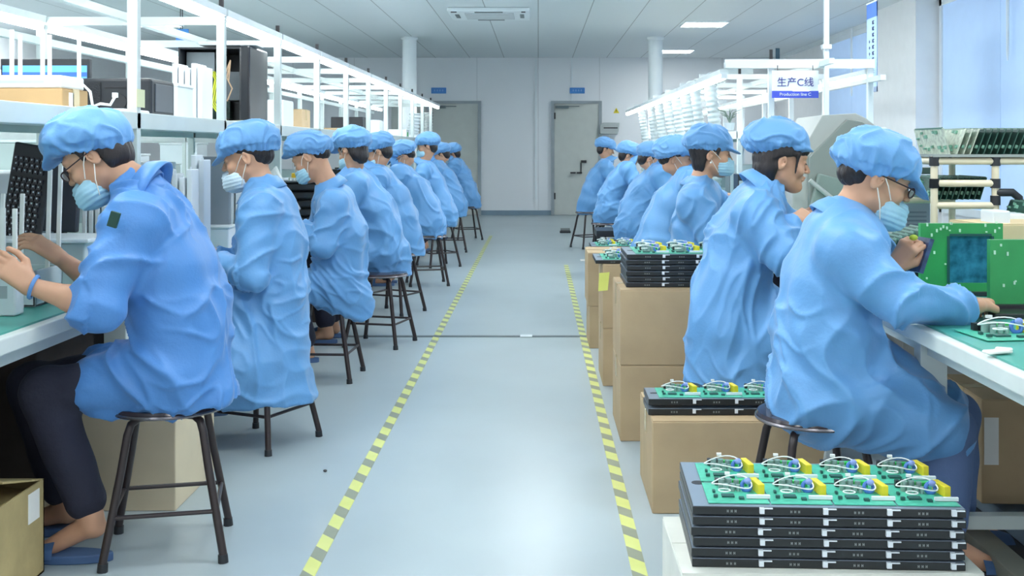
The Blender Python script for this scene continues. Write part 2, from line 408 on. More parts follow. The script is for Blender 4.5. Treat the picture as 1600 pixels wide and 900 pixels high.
# ceiling lamps
def panel_lamp(x, y, label):
    t = thing('ceiling_lamp', label, 'lamp', (x, y, ZC), 0, 'square panel lamps in the ceiling')
    f = MB()
    for (a, b, c_, d) in ((-.3, .3, -.3, -.28), (-.3, .3, .28, .3), (-.3, -.28, -.28, .28), (.28, .3, -.28, .28)): f.b2(a, b, c_, d, -.025, 0)
    f.build('frame', M_white, t); MB().b2(-.28, .28, -.28, .28, -.018, -.006).build('diffuser', M_light, t)
panel_lamp(2.25, 15.2, 'bright square panel lamp in the ceiling, nearer of the two in view')
panel_lamp(2.38, 19.4, 'bright small panel lamp in the ceiling near the back wall')
for x in (-6.6, -5.2, -2.3, 0.0, 2.3):  # row by the left wall and rear left lamps added to brighten the walls
    for y in (0.4, 3.4, 6.8, 11.0) + ((15.2,) if x < -5 else ()):
        panel_lamp(x, y, 'square panel lamp, %s of the lamp row %s, above the view' % (ORD[[0.4, 3.4, 6.8, 11.0, 15.2].index(y)], {-6.6: 'added to brighten the left wall', -5.2: 'over the next line', -2.3: 'over the left bench', 0.0: 'over the aisle', 2.3: 'over the right bench'}[x]))
# cassette air conditioner
ac = thing('air_conditioner', 'white ceiling cassette air conditioner with a dark slot', 'air conditioner', (-.60, 13.95, ZC))
MB().b2(-.5, .5, -.48, .48, -.05, 0).build('panel', M_white, ac, bevel=.015)
MB().b2(-.30, .30, -.30, .30, -.062, -.05).build('grille', mat('grille_white', (205, 212, 216)), ac, bevel=.004)
for k in range(4):
    a = k*PI/2; c_, s_ = math.cos(a), math.sin(a)
    MB().box(c_*.40, s_*.40, -.052, .34 if k % 2 else .05, .05 if k % 2 else .34, .012).build('louvre', mat('louvre_grey', (110, 120, 124)), ac)
MB().box(-.42, -.44, -.055, .07, .03, .012).box(.42, -.44, -.055, .05, .03, .012).build('corner_vent', M_dark, ac)
# small signs hanging from the ceiling
for (px, py, Y, w_, h_, lb) in ((285, 60, 9.0, .10, .15, 'small pale blue sign hanging below the ceiling far left'), (282, 122, 9.0, .06, .10, 'small blue notice on the wall side below the hanging sign at far left'),
                                (1215, 80, 19.0, .07, .26, 'narrow blue-grey sign hanging from the ceiling at the back right')):
    p = at(px, py, Y); hs = thing('hanging_sign', lb, 'sign', p)
    MB().box(0, 0, 0, w_, .012, h_).build('plate', M_blue if Y < 10 else mat('sign_slate', (96, 128, 148)), hs)
    MB().cyl((0, 0, h_/2), (0, 0, ZC-p.z), .004, n=6).build('rod', M_dark, hs)
# ------------------------------------------------------------------ benches
def bench(name, label, x0, x1, y0, y1, side, legs):
    t = thing(name, label, 'workbench', ((x0+x1)/2, y0, 0)); cx = (x0+x1)/2
    MB().b2(x0-cx, x1-cx, 0, y1-y0, .70, .744).build('bench_top', M_edge, t, bevel=.004)
    e = .035; MB().b2(x0-cx+e, x1-cx-e, .02, y1-y0-.02, .744, .75).build('mat', M_teal, t)
    for y in legs:
        for x in (x0-cx+.10, x1-cx-.10): MB().b2(x-.04, x+.04, y-y0-.03, y-y0+.03, 0, .70).build('leg', M_alu, t, bevel=.003)
        MB().b2(x0-cx+.10, x1-cx-.10, y-y0-.02, y-y0+.02, .12, .16).build('cross_rail', M_alu, t)
    for x in (x0-cx+.1, x1-cx-.1): MB().b2(x-.02, x+.02, .1, y1-y0-.1, .64, .70).build('apron', M_alu, t)
    return t
bl = bench('workbench', 'long left workbench with teal mat and pale edge under the hands of the left row', -2.62, -1.42, 2.2, 17.5, -1, [4.05, 6.4, 8.8, 11.2, 13.6, 16.])
MB().b2(-.45, -.40, .2, 15.0, .05, .60).build('shade_panel', M_brown, bl)  # dark sheet standing in for the shade under the bench
br = bench('workbench', 'long right workbench with teal mat and thick cream edge under the right row', 1.07, 2.30, 1.6, 16.6, 1, [3.34, 6.4, 8.8, 11.2, 13.6, 16.])

def frame(label, sx, xf, xb, xl, ys, zl, posts_x):
    t = thing('light_frame', label, 'frame', (0, ys[0], 0)); y0 = ys[0]
    for y in ys:
        for x in posts_x: MB().b2(x-.02, x+.02, y-y0-.02, y-y0+.02, .75, zl).build('post', M_alu if sx < 0 else M_white, t, bevel=.003)
        MB().b2(min(xl, xb), max(xl, xb), y-y0-.018, y-y0+.018, zl-.04, zl).build('cross_beam', M_alu if sx < 0 else M_white, t)
        MB().b2(posts_x[0]-.01, posts_x[0]+.01, y-y0-.01, y-y0+.01, zl, zl+.09).build('bracket', M_dark, t)
    L = ys[-1]-y0
    for x, z, h in ((posts_x[0], 1.36, .035), (posts_x[-1], 1.36, .035)): MB().b2(x-.02, x+.02, -.3, L+.3, z-.035, z+.03).build('shelf_rail', M_alu if sx < 0 else M_white, t, bevel=.003)
    for x, z in ((sum(posts_x)/len(posts_x), zl-.01), (posts_x[-1], zl-.12)): MB().b2(x-.018, x+.018, -.3, L+.3, z-.018, z+.018).build('top_rail', M_alu if sx < 0 else M_white, t)
    return t
LY = [1.95+1.2*i for i in range(13)]
fl = frame('white frame of posts and rails over the left workbench carrying shelf and tube lamps', -1, -1.57, -2.46, -1.57, LY, 1.90, (-1.57, -2.46))
RY = [7.7+1.2*i for i in range(8)]
fr = frame('white frame of posts and rails over the far part of the right workbench', 1, 1.3, 2.28, 1.28, RY, 1.84, (1.60, 2.28))
MB().b2(1.28, 2.30, -.05, -.01, 1.80, 1.86).build('end_beam', M_white, fr)
for k in range(len(LY)-1):
    sh = thing('shelf_board', 'white shelf board of the left frame above the bench, %s bay from the camera' % ORD[k], 'shelf', (-2.015, LY[k]+.6, 1.36), 0, 'shelf boards of the left frame')
    MB().b2(-.42, .42, -.59, .59, .0, .022).build('board', M_plas, sh, bevel=.002)
    MB().b2(.405, .425, -.55, .55, -.03, .0).build('lip', mat('shelf_lip_grey', (150, 166, 170)), sh)
for k in range(len(RY)-1):
    sh = thing('shelf_board', 'cream shelf board of the right frame, %s from the camera' % ORD[k], 'shelf', (1.94, RY[k]+.6, 1.36), 0, 'shelf boards of the right frame')
    MB().b2(-.31, .31, -.59, .59, .0, .022).build('board', M_cream, sh, bevel=.002)
# tube lamps
def tube_proto():
    t = thing('tube_lamp', 'x', 'lamp'); MB().b2(-.03, .03, -.585, .585, .0, .035).build('housing', M_white, t)
    MB().tube([(0, -.575, -.016), (0, .575, -.016)], .022, 10).build('tube', M_tube, t, smooth=True)
    for y in (-.58, .58): MB().b2(-.02, .02, y-.008, y+.008, -.03, .0).build('end_cap', M_plas, t)
    return t
tp = None
def tube_at(x, y, z, label, group):
    global tp
    if tp is None: tp = tube_proto(); tp.location = (x, y, z); tp['label'] = label; tp['group'] = group
    else: dup(tp, (x, y, z), None, label, group)
for k in range(13): tube_at(-1.57, 2.55+1.2*k, 1.905, 'white tube lamp over the left bench, %s of the front row from the camera' % ORD[k], 'tube lamps of the front left row')
for k in range(12): tube_at(-2.46, 3.75+1.2*k, 1.87, 'white tube lamp over the left bench, %s of the rear row from the camera' % ORD[k], 'tube lamps of the rear left row')
for k in range(7): tube_at(1.28, 8.3+1.2*k, 1.76, 'white tube lamp over the right bench, %s of the front row from the camera' % ORD[k], 'tube lamps of the front right row')
for k in range(7): tube_at(2.28, 8.3+1.2*k, 1.76, 'white tube lamp over the right bench, %s of the rear row by the windows' % ORD[k], 'tube lamps of the rear right row')
# further production line, far left
fb = bench('workbench', 'white workbench of the next line beyond the left frame', -5.3, -4.2, 3, 17, -1, [4, 8, 12, 16])
f2 = frame('white frame of the next production line beyond the left bench', -1, -4.3, -5.1, -4.3, [4+1.6*i for i in range(8)], 1.9, (-4.3, -5.1))
for k in range(9): tube_at(-4.35, 4.2+1.3*k, 1.88, 'tube lamp, %s of the next line seen through the left frame' % ORD[k], 'tube lamps of the next line')
# production line sign
ps = thing('hanging_sign', 'white and blue production line sign hung from the right frame', 'sign', at(1242.5, 132, 7.62))
MB().b2(-.158, .158, -.004, .004, -.042, .095).build('white_field', mat('sign_white', (238, 244, 250), rough=.4), ps)
MB().b2(-.158, .158, -.004, .004, -.092, -.044).build('blue_field', mat('sign_royal_blue', (74, 92, 214), rough=.4), ps)
def text(body, size, m, parent, loc, name='lettering', rot=(PI/2, 0, 0), ext=.0015):
    cu = bpy.data.curves.new(name, 'FONT'); cu.body = body; cu.size = size; cu.extrude = ext; cu.align_x = 'CENTER'; cu.align_y = 'CENTER'
    o = bpy.data.objects.new(name, cu); C.objects.link(o); bpy.context.view_layer.update()
    me = bpy.data.meshes.new_from_object(o.evaluated_get(bpy.context.evaluated_depsgraph_get())); bpy.data.objects.remove(o)
    me.materials.clear(); me.materials.append(m)
    o = bpy.data.objects.new(name, me); C.objects.link(o); o.parent = parent; o.location = loc; o.rotation_euler = rot
    return o
text('生产C线', .068, mat('sign_ink', (70, 70, 150)), ps, (0, -.006, .012))
text('Production line C', .030, M_white, ps, (0, -.006, -.068))
MB().cyl((-.12, 0, .09), (-.12, 0, .13), .003, n=6).cyl((.12, 0, .09), (.12, 0, .13), .003, n=6).build('hook', M_dark, ps)
# power drop pole
pl = thing('service_pole', 'thin white service pole from the ceiling down beside the production line sign', 'pole', (1.97, 7.66, 0))
MB().b2(-.016, .016, -.016, .016, .752, 2.948).build('pole', M_white, pl, bevel=.002)
MB().b2(-.03, .03, -.03, .03, 1.93, 1.96).b2(-.022, .022, -.03, .0, 1.0, 1.2).build('clamp', M_plas, pl)

# ------------------------------------------------------------------ stools
def stool_proto():
    t = thing('stool', 'x', 'stool')
    MB().lathe(0, 0, 0, [(.155, .437), (.168, .441), (.172, .450), (.168, .459), (.13, .463), (0.001, .461)], 36).build('seat', M_seat, t, smooth=True)
    MB().tube([(.171*math.cos(2*PI*k/40), .171*math.sin(2*PI*k/40), .443) for k in range(40)], .006, 6, closed=True).build('rim', mat('rim_steel', (120, 116, 122), rough=.25, metal=.8), t, smooth=True)
    for a in (45, 135, 225, 315):
        c_, s_ = math.cos(math.radians(a)), math.sin(math.radians(a))
        MB().tube([(c_*.06, s_*.06, .425), (c_*.115, s_*.115, .428), (c_*.142, s_*.142, .415), (c_*.155, s_*.155, .385), (c_*.178, s_*.178, .28), (c_*.245, s_*.245, .015)], .0125, 10).build('leg', M_stool, t, smooth=True)
        MB().cyl((c_*.243, s_*.243, 0), (c_*.241, s_*.241, .025), .016, .015, n=10).build('rubber_foot', M_blk, t, smooth=True)
    for z, r in ((.15, .213),):
        pr = [(r*math.cos(math.radians(a)), r*math.sin(math.radians(a)), z) for a in (45, 135, 225, 315)]
        for k in range(4): MB().tube([pr[k], pr[(k+1) % 4]], .007, 8).build('stretcher', M_stool, t, smooth=True)
    return t
STOOLS = [(-1.157, 3.51, 13, 'dark round stool under the man in glasses, nearest on the left'),
          (-1.18, 4.78, -25, 'dark stool half covered by the coat of the second left worker'),
          (-1.165, 6.13, -3, 'dark stool under the third worker of the left row'),
          (-1.01, 7.16, -14, 'dark stool with all four legs clear of the coat, fourth on the left'),
          (-1.10, 8.53, -24, 'dark stool under the fifth left worker, partly behind the fourth stool'),
          (-1.02, 10.30, 12, 'dark stool under the sixth left worker with blue hem hanging over it'),
          (-1.06, 11.9, 30, 'dark stool under the seventh left worker'), (-1.05, 13.6, 5, 'dark stool under the eighth left worker'),
          (-.98, 15.4, 18, 'farthest dark stool of the left row near the grey door'),
          (.83, 3.37, 8, 'dark glossy stool under the nearest woman on the right'),
          (.83, 4.50, 20, 'dark stool hidden under the long coat, behind the tall carton stack'),
          (.80, 5.90, 10, 'dark stool under the woman with the earring'), (.80, 7.6, 0, 'dark stool under the fourth right worker'),
          (.80, 9.8, 15, 'dark stool under the fifth right worker'), (.74, 12.0, 5, 'dark stool under the sixth right worker'),
          (.64, 14.1, 25, 'dark stool under the man at the far end of the right row')]
st0 = stool_proto()
for i, (x, y, r, lb) in enumerate(STOOLS):
    if i == 0: st0.location = (x, y, 0); st0.rotation_euler = (0, 0, math.radians(r)); st0['label'] = lb; st0['group'] = 'round stools in two rows'
    else: dup(st0, (x, y, 0), math.radians(r), lb, 'round stools in two rows')

# ------------------------------------------------------------------ cartons
def carton(label, x, y, z, sx, sy, sz, rot=0, m=None, lab=None, name='carton', openf=False, tape=True, group=None):
    """x, y = centre of the base."""
    t = thing(name, label, 'box', (x, y, z), math.radians(rot), group); m = m or M_card
    if openf:
        b = MB(); w_ = .006
        b.b2(-sx/2, sx/2, -sy/2, sy/2, 0, w_)
        b.b2(-sx/2, sx/2, -sy/2, -sy/2+w_, 0, sz).b2(-sx/2, sx/2, sy/2-w_, sy/2, 0, sz).b2(-sx/2, -sx/2+w_, -sy/2, sy/2, 0, sz).b2(sx/2-w_, sx/2, -sy/2, sy/2, 0, sz)
        b.build('body', m, t)
        for s_, a in ((1, .25), (-1, .45)):
            R_ = Matrix.Rotation(-s_*a, 3, 'X'); v = R_ @ Vector((0, -s_*sy*.24, 0))
            MB().box(v.x, s_*sy/2+v.y, sz+abs(v.z)*.9, sx, sy*.47, .005, R_).build('flap', m, t)
        for s_ in (1, -1):
            R_ = Matrix.Rotation(s_*.2, 3, 'Y'); MB().box(s_*(sx/2-sy*.18), 0, sz-.02, sy*.36, sy*.9, .005, R_).build('flap', m, t)
    else:
        MB().b2(-sx/2, sx/2, -sy/2, sy/2, 0, sz).build('body', m, t, bevel=.004)
        for s_ in (1, -1): MB().b2(-sx/2+.002, sx/2-.002, .002*s_, s_*(sy/2-.002), sz, sz+.003).build('flap', m, t)
    if tape:
        MB().b2(-sx/2-.001, sx/2+.001, -.028, .028, sz+.003, sz+.004).b2(-sx/2-.002, -sx/2-.0005, -.028, .028, sz-.09, sz+.004).b2(sx/2+.0005, sx/2+.002, -.028, .028, sz-.09, sz+.004).build('tape', M_tape, t)
    if lab:
        f_, u_, v_, w2, h2 = lab   # face, position along, height, size
        if f_ == 'x+': MB().box(sx/2+.001, u_, v_, .002, w2, h2).build('label', M_label, t)
        if f_ == 'x-': MB().box(-sx/2-.001, u_, v_, .002, w2, h2).build('label', M_label, t)
        if f_ == 'y-': MB().box(u_, -sy/2-.001, v_, w2, .002, h2).build('label', M_label, t)
    return t
# right aisle stacks
carton('low brown carton under the single board tray, in front of the tall stack', .69, 4.06, 0, .60, .46, .315, 0)
carton('lower of the two big brown cartons beside the aisle', .66, 5.02, 0, .62, .48, .32, 0)
carton('upper of the two big brown cartons, black trays on top', .66, 5.02, .324, .62, .48, .32, 0)
carton('lower narrow carton of the second stack behind the big ones', .62, 6.10, 0, .56, .42, .30, 0)
carton('upper carton with yellow sticker in the second stack', .62, 6.10, .304, .56, .42, .33, 0)
tag(MB().prism([(-.03, -.05), (.02, -.045), (.03, .05), (-.025, .045)], -.001, 0).build('sticker', mat('sticker_yellow', (226, 228, 120)), loc=(.345, 5.885, .55)), 'yellow-green note stuck on the carton corner beside the aisle', 'note')
carton('lower carton of the third stack with white tape', .58, 7.22, 0, .52, .44, .26, 0)
carton('upper plain carton of the third stack beside the aisle', .57, 7.22, .264, .52, .44, .33, 0)
# left floor
carton('brown carton on the floor behind the nearest left stool', -1.50, 4.09, 0, .50, .46, .42, 0, mat('cardboard_pale', (214, 200, 172), rough=.8, var=.05), lab=None)
carton('worn open carton with white label in the lower left corner', -1.73, 3.03, 0, .54, .56, .275, 0, M_cardd, ('x+', .21, .215, .07, .085), openf=True, tape=False)
for x, y, z, sx, sy, sz, lb in ((-1.95, 3.3, 0, .45, .5, .50, 'dark brown box added to deepen the shade under the near left bench'), (-1.95, 4.1, 0, .45, .5, .56, 'added dark brown box under the left bench behind the second stool'),
                                (-1.72, 5.75, 0, .40, .45, .40, 'added dark crate under the bench beside the third worker'), (-1.72, 6.9, 0, .36, .5, .46, 'added dark brown box under the bench beside the fourth stool'),
                                (-1.75, 8.3, 0, .4, .5, .42, 'added dark box under the left bench at the fifth stool'), (-1.75, 10.0, 0, .4, .5, .42, 'added dark box under the left bench at the sixth stool')):
    carton(lb, x, y, z, sx, sy, sz, 0, M_brown, tape=False, group='added dark boxes under the left bench')  # boxes added to darken the space below the bench
# under the right bench
carton('brown carton with white label under the near right bench', 1.62, 3.75, .12, .40, .40, .33, -3, lab=('y-', -.17, .20, .045, .15))
carton('grey carton with printed side under the right bench, behind the labelled one', 1.60, 4.45, .12, .42, .35, .50, 0, mat('carton_grey', (182, 182, 178), rough=.8), tape=False)
carton('brown carton under the right bench, at the right edge of the view', 1.98, 3.05, .30, .30, .5, .28, 0)
bp_ = thing('low_platform', 'low grey frame of bars on a dark base, on the floor at lower right', 'platform', (1.34, 2.5, 0))
MB().b2(-.06, .95, 0, 1.75, 0, .03).build('base', M_dark, bp_, bevel=.003)
MB().b2(-.03, .05, .02, 1.6, .03, .075).build('bar', mat('bar_brown_grey', (128, 128, 118), rough=.6), bp_, bevel=.003)
MB().b2(.15, .27, .02, 1.6, .03, .085).build('bar', mat('bar_blue_grey', (150, 170, 186), rough=.4), bp_, bevel=.003)
MB().b2(.05, .95, 1.60, 1.78, .03, .12).build('cross_bar', mat('platform_grey', (170, 184, 184), rough=.5), bp_, bevel=.003)
# clear wrap
pb = Field(.006)
for k in range(5): pb.cap((0, 0, 0), (-.03+.015*k, .02*(k % 2), -.16-.015*k), .012, .022, k=.02)
V, Q = pb.mesh(); bgc = npmesh('plastic_wrap', V, Q, mat('clear_wrap', (214, 224, 228), rough=.15, alpha=.55), None, disp=lambda V, N: perlin(V*30)*.006)
bgc.location = at(1302, 690, 3.55); tag(bgc, 'thin clear plastic wrap hanging at the right stool under the blue coat', 'wrap')

# ------------------------------------------------------------------ circuit boards and trays
def board_proto():
    """one small controller board, about 15 x 16 cm"""
    t = thing('circuit_board', 'x', 'circuit board')
    MB().box(0, 0, .002, .143, .160, .0016).build('board', M_pcb, t)
    MB().box(.056, .012, .016, .016, .062, .026, Matrix.Rotation(.2, 3, 'Z')).build('transformer', M_yel, t, bevel=.002)
    MB().tube([(.030+.011*math.cos(2*PI*k/14), .012+.003*math.sin(2*PI*k/14), .016+.011*math.sin(2*PI*k/14)) for k in range(14)], .005, 8, closed=True).build('coil', M_coil, t, smooth=True)
    MB().ell((.032, .004, .03), (.009, .007, .008)).build('coil_cap', mat('coil_cap_lilac', (140, 160, 225)), t, smooth=True)
    g = MB()
    for x, y, r, h in ((-.028, .03, .008, .024), (-.010, .034, .008, .024), (.008, .032, .007, .022), (-.020, .010, .006, .018), (-.004, .012, .006, .018), (.010, .012, .005, .016)): g.cyl((x, y, .003), (x, y, .003+h), r, n=10)
    g.build('capacitor_bank', M_cap_s, t, smooth=True)
    MB().box(.012, .060, .010, .052, .014, .014).build('terminal_strip', M_grn, t, bevel=.001)
    MB().box(-.022, .060, .012, .012, .016, .018).box(-.036, .062, .012, .010, .014, .016).build('relay', M_dark, t)
    MB().box(.050, -.045, .008, .055, .008, .008).build('jumper', M_plas, t)
    MB().box(-.050, .0, .006, .006, .012, .006).box(-.050, -.04, .007, .010, .008, .006).box(-.02, -.03, .005, .03, .02, .004).box(.01, -.05, .005, .012, .012, .006).build('chip', mat('chip_teal_dark', (40, 90, 86)), t)
    MB().tube([(-.008+.048*math.cos(2*PI*k/24+.3), -.008+.044*math.sin(2*PI*k/24+.3), .030+.006*math.sin(4*PI*k/24)) for k in range(24)], .0016, 6, closed=True).tube([(-.03+.014*math.cos(2*PI*k/14), -.045+.012*math.sin(2*PI*k/14), .022) for k in range(14)], .0015, 6, closed=True).build('white_wire', M_wire, t, smooth=True)
    MB().box(-.012, .047, .036, .012, .008, .006).build('wire_plug', M_wire, t)
    return t
def tray_proto():
    t = thing('board_tray', 'x', 'tray')
    MB().b2(-.315, .315, -.185, .185, .0, .0185).build('body', M_tray, t, bevel=.0015)
    MB().b2(-.313, .313, -.183, .183, .018, .0195).build('surface', M_trayt, t)
    MB().lathe(-.285, 0, .0195, [(.016, 0), (.016, .0006)], 16).build('slot_mark', M_dark, t)
    for k in range(4):
        x = -.155+k*.147
        MB().box(x, -.188, .012, .011, .010, .013).box(x+.012, -.188, .017, .026, .004, .0025).build('plug', M_plas, t)
    h = MB()
    for k in range(4):
        x = -.235+k*.147
        for j in range(3): h.box(x+j*.009, -.1855, .009, .0012, .001, .006).box(x+j*.009+.003, -.1855, .009, .0012, .001, .006).box(x+j*.009+.0015, -.1855, .009, .003, .001, .0012)
    h.build('edge_print', mat('print_grey', (150, 158, 156)), t)
    return t
tr0 = None; bd0 = None
def put_tray(x, y, z, r, lb, grp):
    global tr0
    if tr0 is None: tr0 = tray_proto(); tr0.location = (x, y, z); tr0.rotation_euler = (0, 0, r); tr0['label'] = lb; tr0['group'] = grp
    else: dup(tr0, (x, y, z), r, lb, grp)
def put_board(x, y, z, r, lb, grp):
    global bd0
    if bd0 is None: bd0 = board_proto(); bd0.location = (x, y, z); bd0.rotation_euler = (0, 0, r); bd0['label'] = lb; bd0['group'] = grp
    else: dup(bd0, (x, y, z), r, lb, grp)
def stack(cx, cy, z0, n, r, where, boards=True, pitch=.0245, rows=2):
    ordn = ['bottom', 'second from bottom', 'third from bottom', 'fourth from bottom', 'fifth from bottom', 'sixth', 'seventh', 'eighth', 'ninth', 'tenth', 'eleventh', 'twelfth', 'thirteenth', 'fourteenth']
    for k in range(n):
        nm = 'top' if k == n-1 else ordn[k]
        jx = random.uniform(-.004, .004) if k < n-1 else 0
        put_tray(cx+jx, cy, z0+k*pitch, r, 'black board tray, %s one of the stack %s' % (nm, where), 'trays of the stack '+where)
    zt = z0+(n-1)*pitch+.0195
    if boards:
        for j in range(rows):
            for i in range(4):
                lx = -.205+i*.147; ly = -.087+j*.172 if rows == 2 else 0
                x = cx+lx*math.cos(r)-ly*math.sin(r); y = cy+lx*math.sin(r)+ly*math.cos(r)
                put_board(x, y, zt, r, 'green circuit board, %s of the %s row on the tray stack %s' % (['leftmost', 'second', 'third', 'rightmost'][i], ['front', 'back'][j], where), 'circuit boards on the stack '+where)
    return zt
carton('white foam box on the floor carrying the near tray stack', .68, 2.78, 0, .70, .40, .268, 0, mat('foam_white', (222, 224, 216), rough=.8, bump=.1), tape=False)
stack(.684, 2.79, .272, 6, math.radians(-2.5), 'at lower right')
stack(.70, 4.00, .320, 2, 0, 'on the low carton', pitch=.034, rows=1)
for o in list(bpy.data.objects):
    if o.parent is None and o.name.startswith('board_tray') and 'on the low carton' in o['label']: o.scale = (1, .5, 1.15); o.location.z = .3195+(o.location.z-.3195)*1.0
    if o.parent is None and o.name.startswith('circuit_board') and 'on the low carton' in o['label']: o.location.z += .003; o['label'] = o['label'].replace(' of the front row', '')
stack(.70, 5.04, .649, 6, 0, 'on the big cartons')
stack(.62, 6.12, .639, 1, 0, 'on the second cartons')
carton('dark crate under the far tray stack beside the aisle', .68, 8.3, 0, .5, .4, .42, 0, M_brown, tape=False)
stack(.70, 8.3, .424, 5, 0, 'on the dark crate')
bc = thing('black_cart', 'low black cart with trays between the far right stools', 'cart', (.78, 11.0, 0))
MB().b2(-.22, .22, -.25, .25, .40, .46).b2(-.22, .22, -.25, .25, .12, .15).build('deck', M_blk, bc, bevel=.004)
for x in (-.2, .2):
    for y in (-.23, .23): MB().b2(x-.015, x+.015, y-.015, y+.015, 0, .40).build('leg', M_blk, bc)
tag(MB().prism([(-.05, 0), (.05, .0), (.02, .05), (-.03, .09)], -.08, .08).build('paper', M_label, loc=(.80, 10.9, .461)), 'folded white paper standing on the low black cart', 'paper')
fs_ = thing('foot_pedal', 'small dark pedal on the floor beneath the far right stool', 'pedal', (.40, 16.6, 0))
MB().b2(-.08, .08, -.06, .06, 0, .03).build('base', M_blk, fs_, bevel=.005); MB().box(0, 0, .05, .14, .1, .015, Matrix.Rotation(.2, 3, 'X')).build('plate', mat('pedal_grey', (110, 116, 118)), fs_); MB().b2(-.07, .07, .03, .05, .02, .05).build('hinge', M_blk, fs_)
bw = thing('board_wrap', 'white paper sheet on the floor beside the far right stool', 'paper', (.58, 12.5, .002)); MB().box(0, 0, .002, .22, .18, .003).build('sheet', M_label, bw)
# one board lying on the right bench
put_board(1.245, 2.99, .751, .12, 'single circuit board lying on the teal mat at the right bench edge', 'circuit boards on the stack at lower right')
bd_last = [o for o in bpy.data.objects if o.name.startswith('circuit_board') and o.parent is None][-1]; bd_last['group'] = 'single board on the bench'; bd_last.scale = (1.35, 1.1, 1.2)
tis = MB(); tis.box(0, 0, .006, .07, .03, .008, Matrix.Rotation(.3, 3, 'Z')).box(.02, .01, .010, .04, .02, .008, Matrix.Rotation(-.5, 3, 'Z'))
tag(tis.build('tissue', M_label, loc=(1.115, 2.72, .751), bevel=.004), 'small crumpled white tissue on the right bench edge', 'tissue')

# ------------------------------------------------------------------ right bench equipment
M_gpan = mat('fixture_green', (58, 158, 92), rough=.3, var=.10, scale=12)
def speckle_panel(nm, label, x0, x1, y, z0, z1, win=None):
    t = thing(nm, label, 'test fixture', ((x0+x1)/2, y, z0)); w_ = (x1-x0)/2; h = z1-z0
    f = MB()
    if win:
        a, b, c_, d = win
        f.b2(-w_, a, -.012, .012, 0, h).b2(b, w_, -.012, .012, 0, h).b2(a, b, -.012, .012, d, h).b2(a, b, -.012, .012, 0, c_)
    else: f.b2(-w_, w_, -.012, .012, 0, h)
    f.build('panel', M_gpan, t)
    if win:
        MB().b2(a, b, .0, .010, c_, d).build('window_pane', mat('fixture_pane_blue', (52, 124, 156), rough=.15, var=.5, scale=26), t)
        q = MB(); q.b2(a-.008, a, -.016, -.012, c_, d).b2(b, b+.008, -.016, -.012, c_, d).b2(a, b, -.016, -.012, d, d+.008); q.build('window_trim', mat('trim_dark_teal', (24, 84, 84)), t)
    g = MB(); rr = random.Random(int(x0*100))
    for k in range(26):
        x = rr.uniform(-w_+.01, w_-.01); z = rr.choice([rr.uniform(h-.03, h+.004), rr.uniform(.05, h-.02)])
        if win and a-.012 < x < b+.012 and z < d+.01: continue
        g.box(x, -.014, z, .005, .006, rr.uniform(.004, .012))
    g.build('solder_pins', mat('pin_silver', (200, 236, 214), rough=.3), t)['kind'] = 'stuff'
    MB().b2(-w_, w_, -.035, .035, -.0, .012).build('foot', M_blk, t)
    return t
speckle_panel('test_fixture', 'green fixture panel with dark blue window standing on the right bench', 1.30, 1.58, 3.82, .752, .995, (-.042, .100, .04, .200))
speckle_panel('test_fixture', 'taller green fixture panel at the right edge, without a window', 1.375, 1.70, 3.42, .765, .972)
tag(MB().b2(0, .42, 0, .22, 0, .015).build('tray_base', M_tray, loc=(1.335, 3.28, .751), bevel=.003), 'flat black plate under the right green fixture panel', 'plate')
# pipe rack with boards
rk = thing('pipe_rack', 'cream pipe rack with black joints behind the green fixtures', 'rack', (1.52, 4.30, .751)); zt = .47
for x in (0, .235, .70):
    for y in (0, .45):
        MB().cyl((x, y, 0), (x, y, zt), .014, n=12).build('post', M_cream, rk, smooth=True)
        for z in (.365, .30 if x else .365, zt-.02): MB().cyl((x, y, z-.018), (x, y, z+.018), .019, n=12).build('joint', M_blk, rk, smooth=True)
for z in (zt-.02, .365, .28):
    for y in (0, .45): MB().cyl((0, y, z), (.70 if z > .4 else .235, y, z), .0135, n=12).build('rail', M_cream, rk, smooth=True)
for x in (0, .235, .70): MB().cyl((x, 0, zt-.02), (x, .45, zt-.02), .0135, n=12).build('side_rail', M_cream, rk, smooth=True)
MB().tube([(.235, 0, .33), (.30, 0, .33), (.325, 0, .31), (.325, 0, .26)], .016, 10).build('elbow', M_blk, rk, smooth=True)
MB().b2(-.01, .95, -.02, .47, zt-.004, zt+.006).build('top_plate', mat('rack_plate', (150, 160, 158)), rk)
def lean_board(x, y, z, ang, h, w_, lb, grp, m=M_pcbd, P={}):
    key = (h, w_, m.name)
    if key not in P:
        t = thing('rack_board', lb, 'circuit board', (x, y, z), 0, grp)
        MB().box(0, 0, h/2, .003, w_, h).build('board', m, t)
        g = MB(); rr = random.Random(5)
        for k in range(12): g.box(-.006, rr.uniform(-w_*.45, w_*.45), rr.uniform(.01, h-.01), .010, rr.uniform(.008, .02), rr.uniform(.006, .014))
        g.build('components', mat('component_mint', (120, 170, 150), rough=.4, var=.5, scale=90), t)
        MB().box(0, 0, h, .006, w_*.9, .006).build('edge_strip', mat('edge_silver', (96, 134, 122), rough=.3), t)
        P[key] = t
    else: t = dup(P[key], (x, y, z), None, lb, grp)
    t.rotation_euler = (0, ang, 0)
for k in range(24):
    white = k < 4
    lean_board(1.60+k*.026, 4.52, .751+zt+.007, .35 if k > 0 else -.25, .105, .34, ('pale' if white else 'dark green') + ' circuit board leaning on top of the pipe rack, %s from the left' % ORD[k], 'boards leaning on the pipe rack', mat('pcb_pale', (196, 206, 190), rough=.4, var=.3, scale=50) if white else M_pcbd)
for k in range(9): lean_board(1.54+k*.022, 4.50, .751+.30, .3, .09, .3, 'dark circuit board on the middle level of the pipe rack, %s from the left' % ORD[k], 'boards inside the pipe rack')
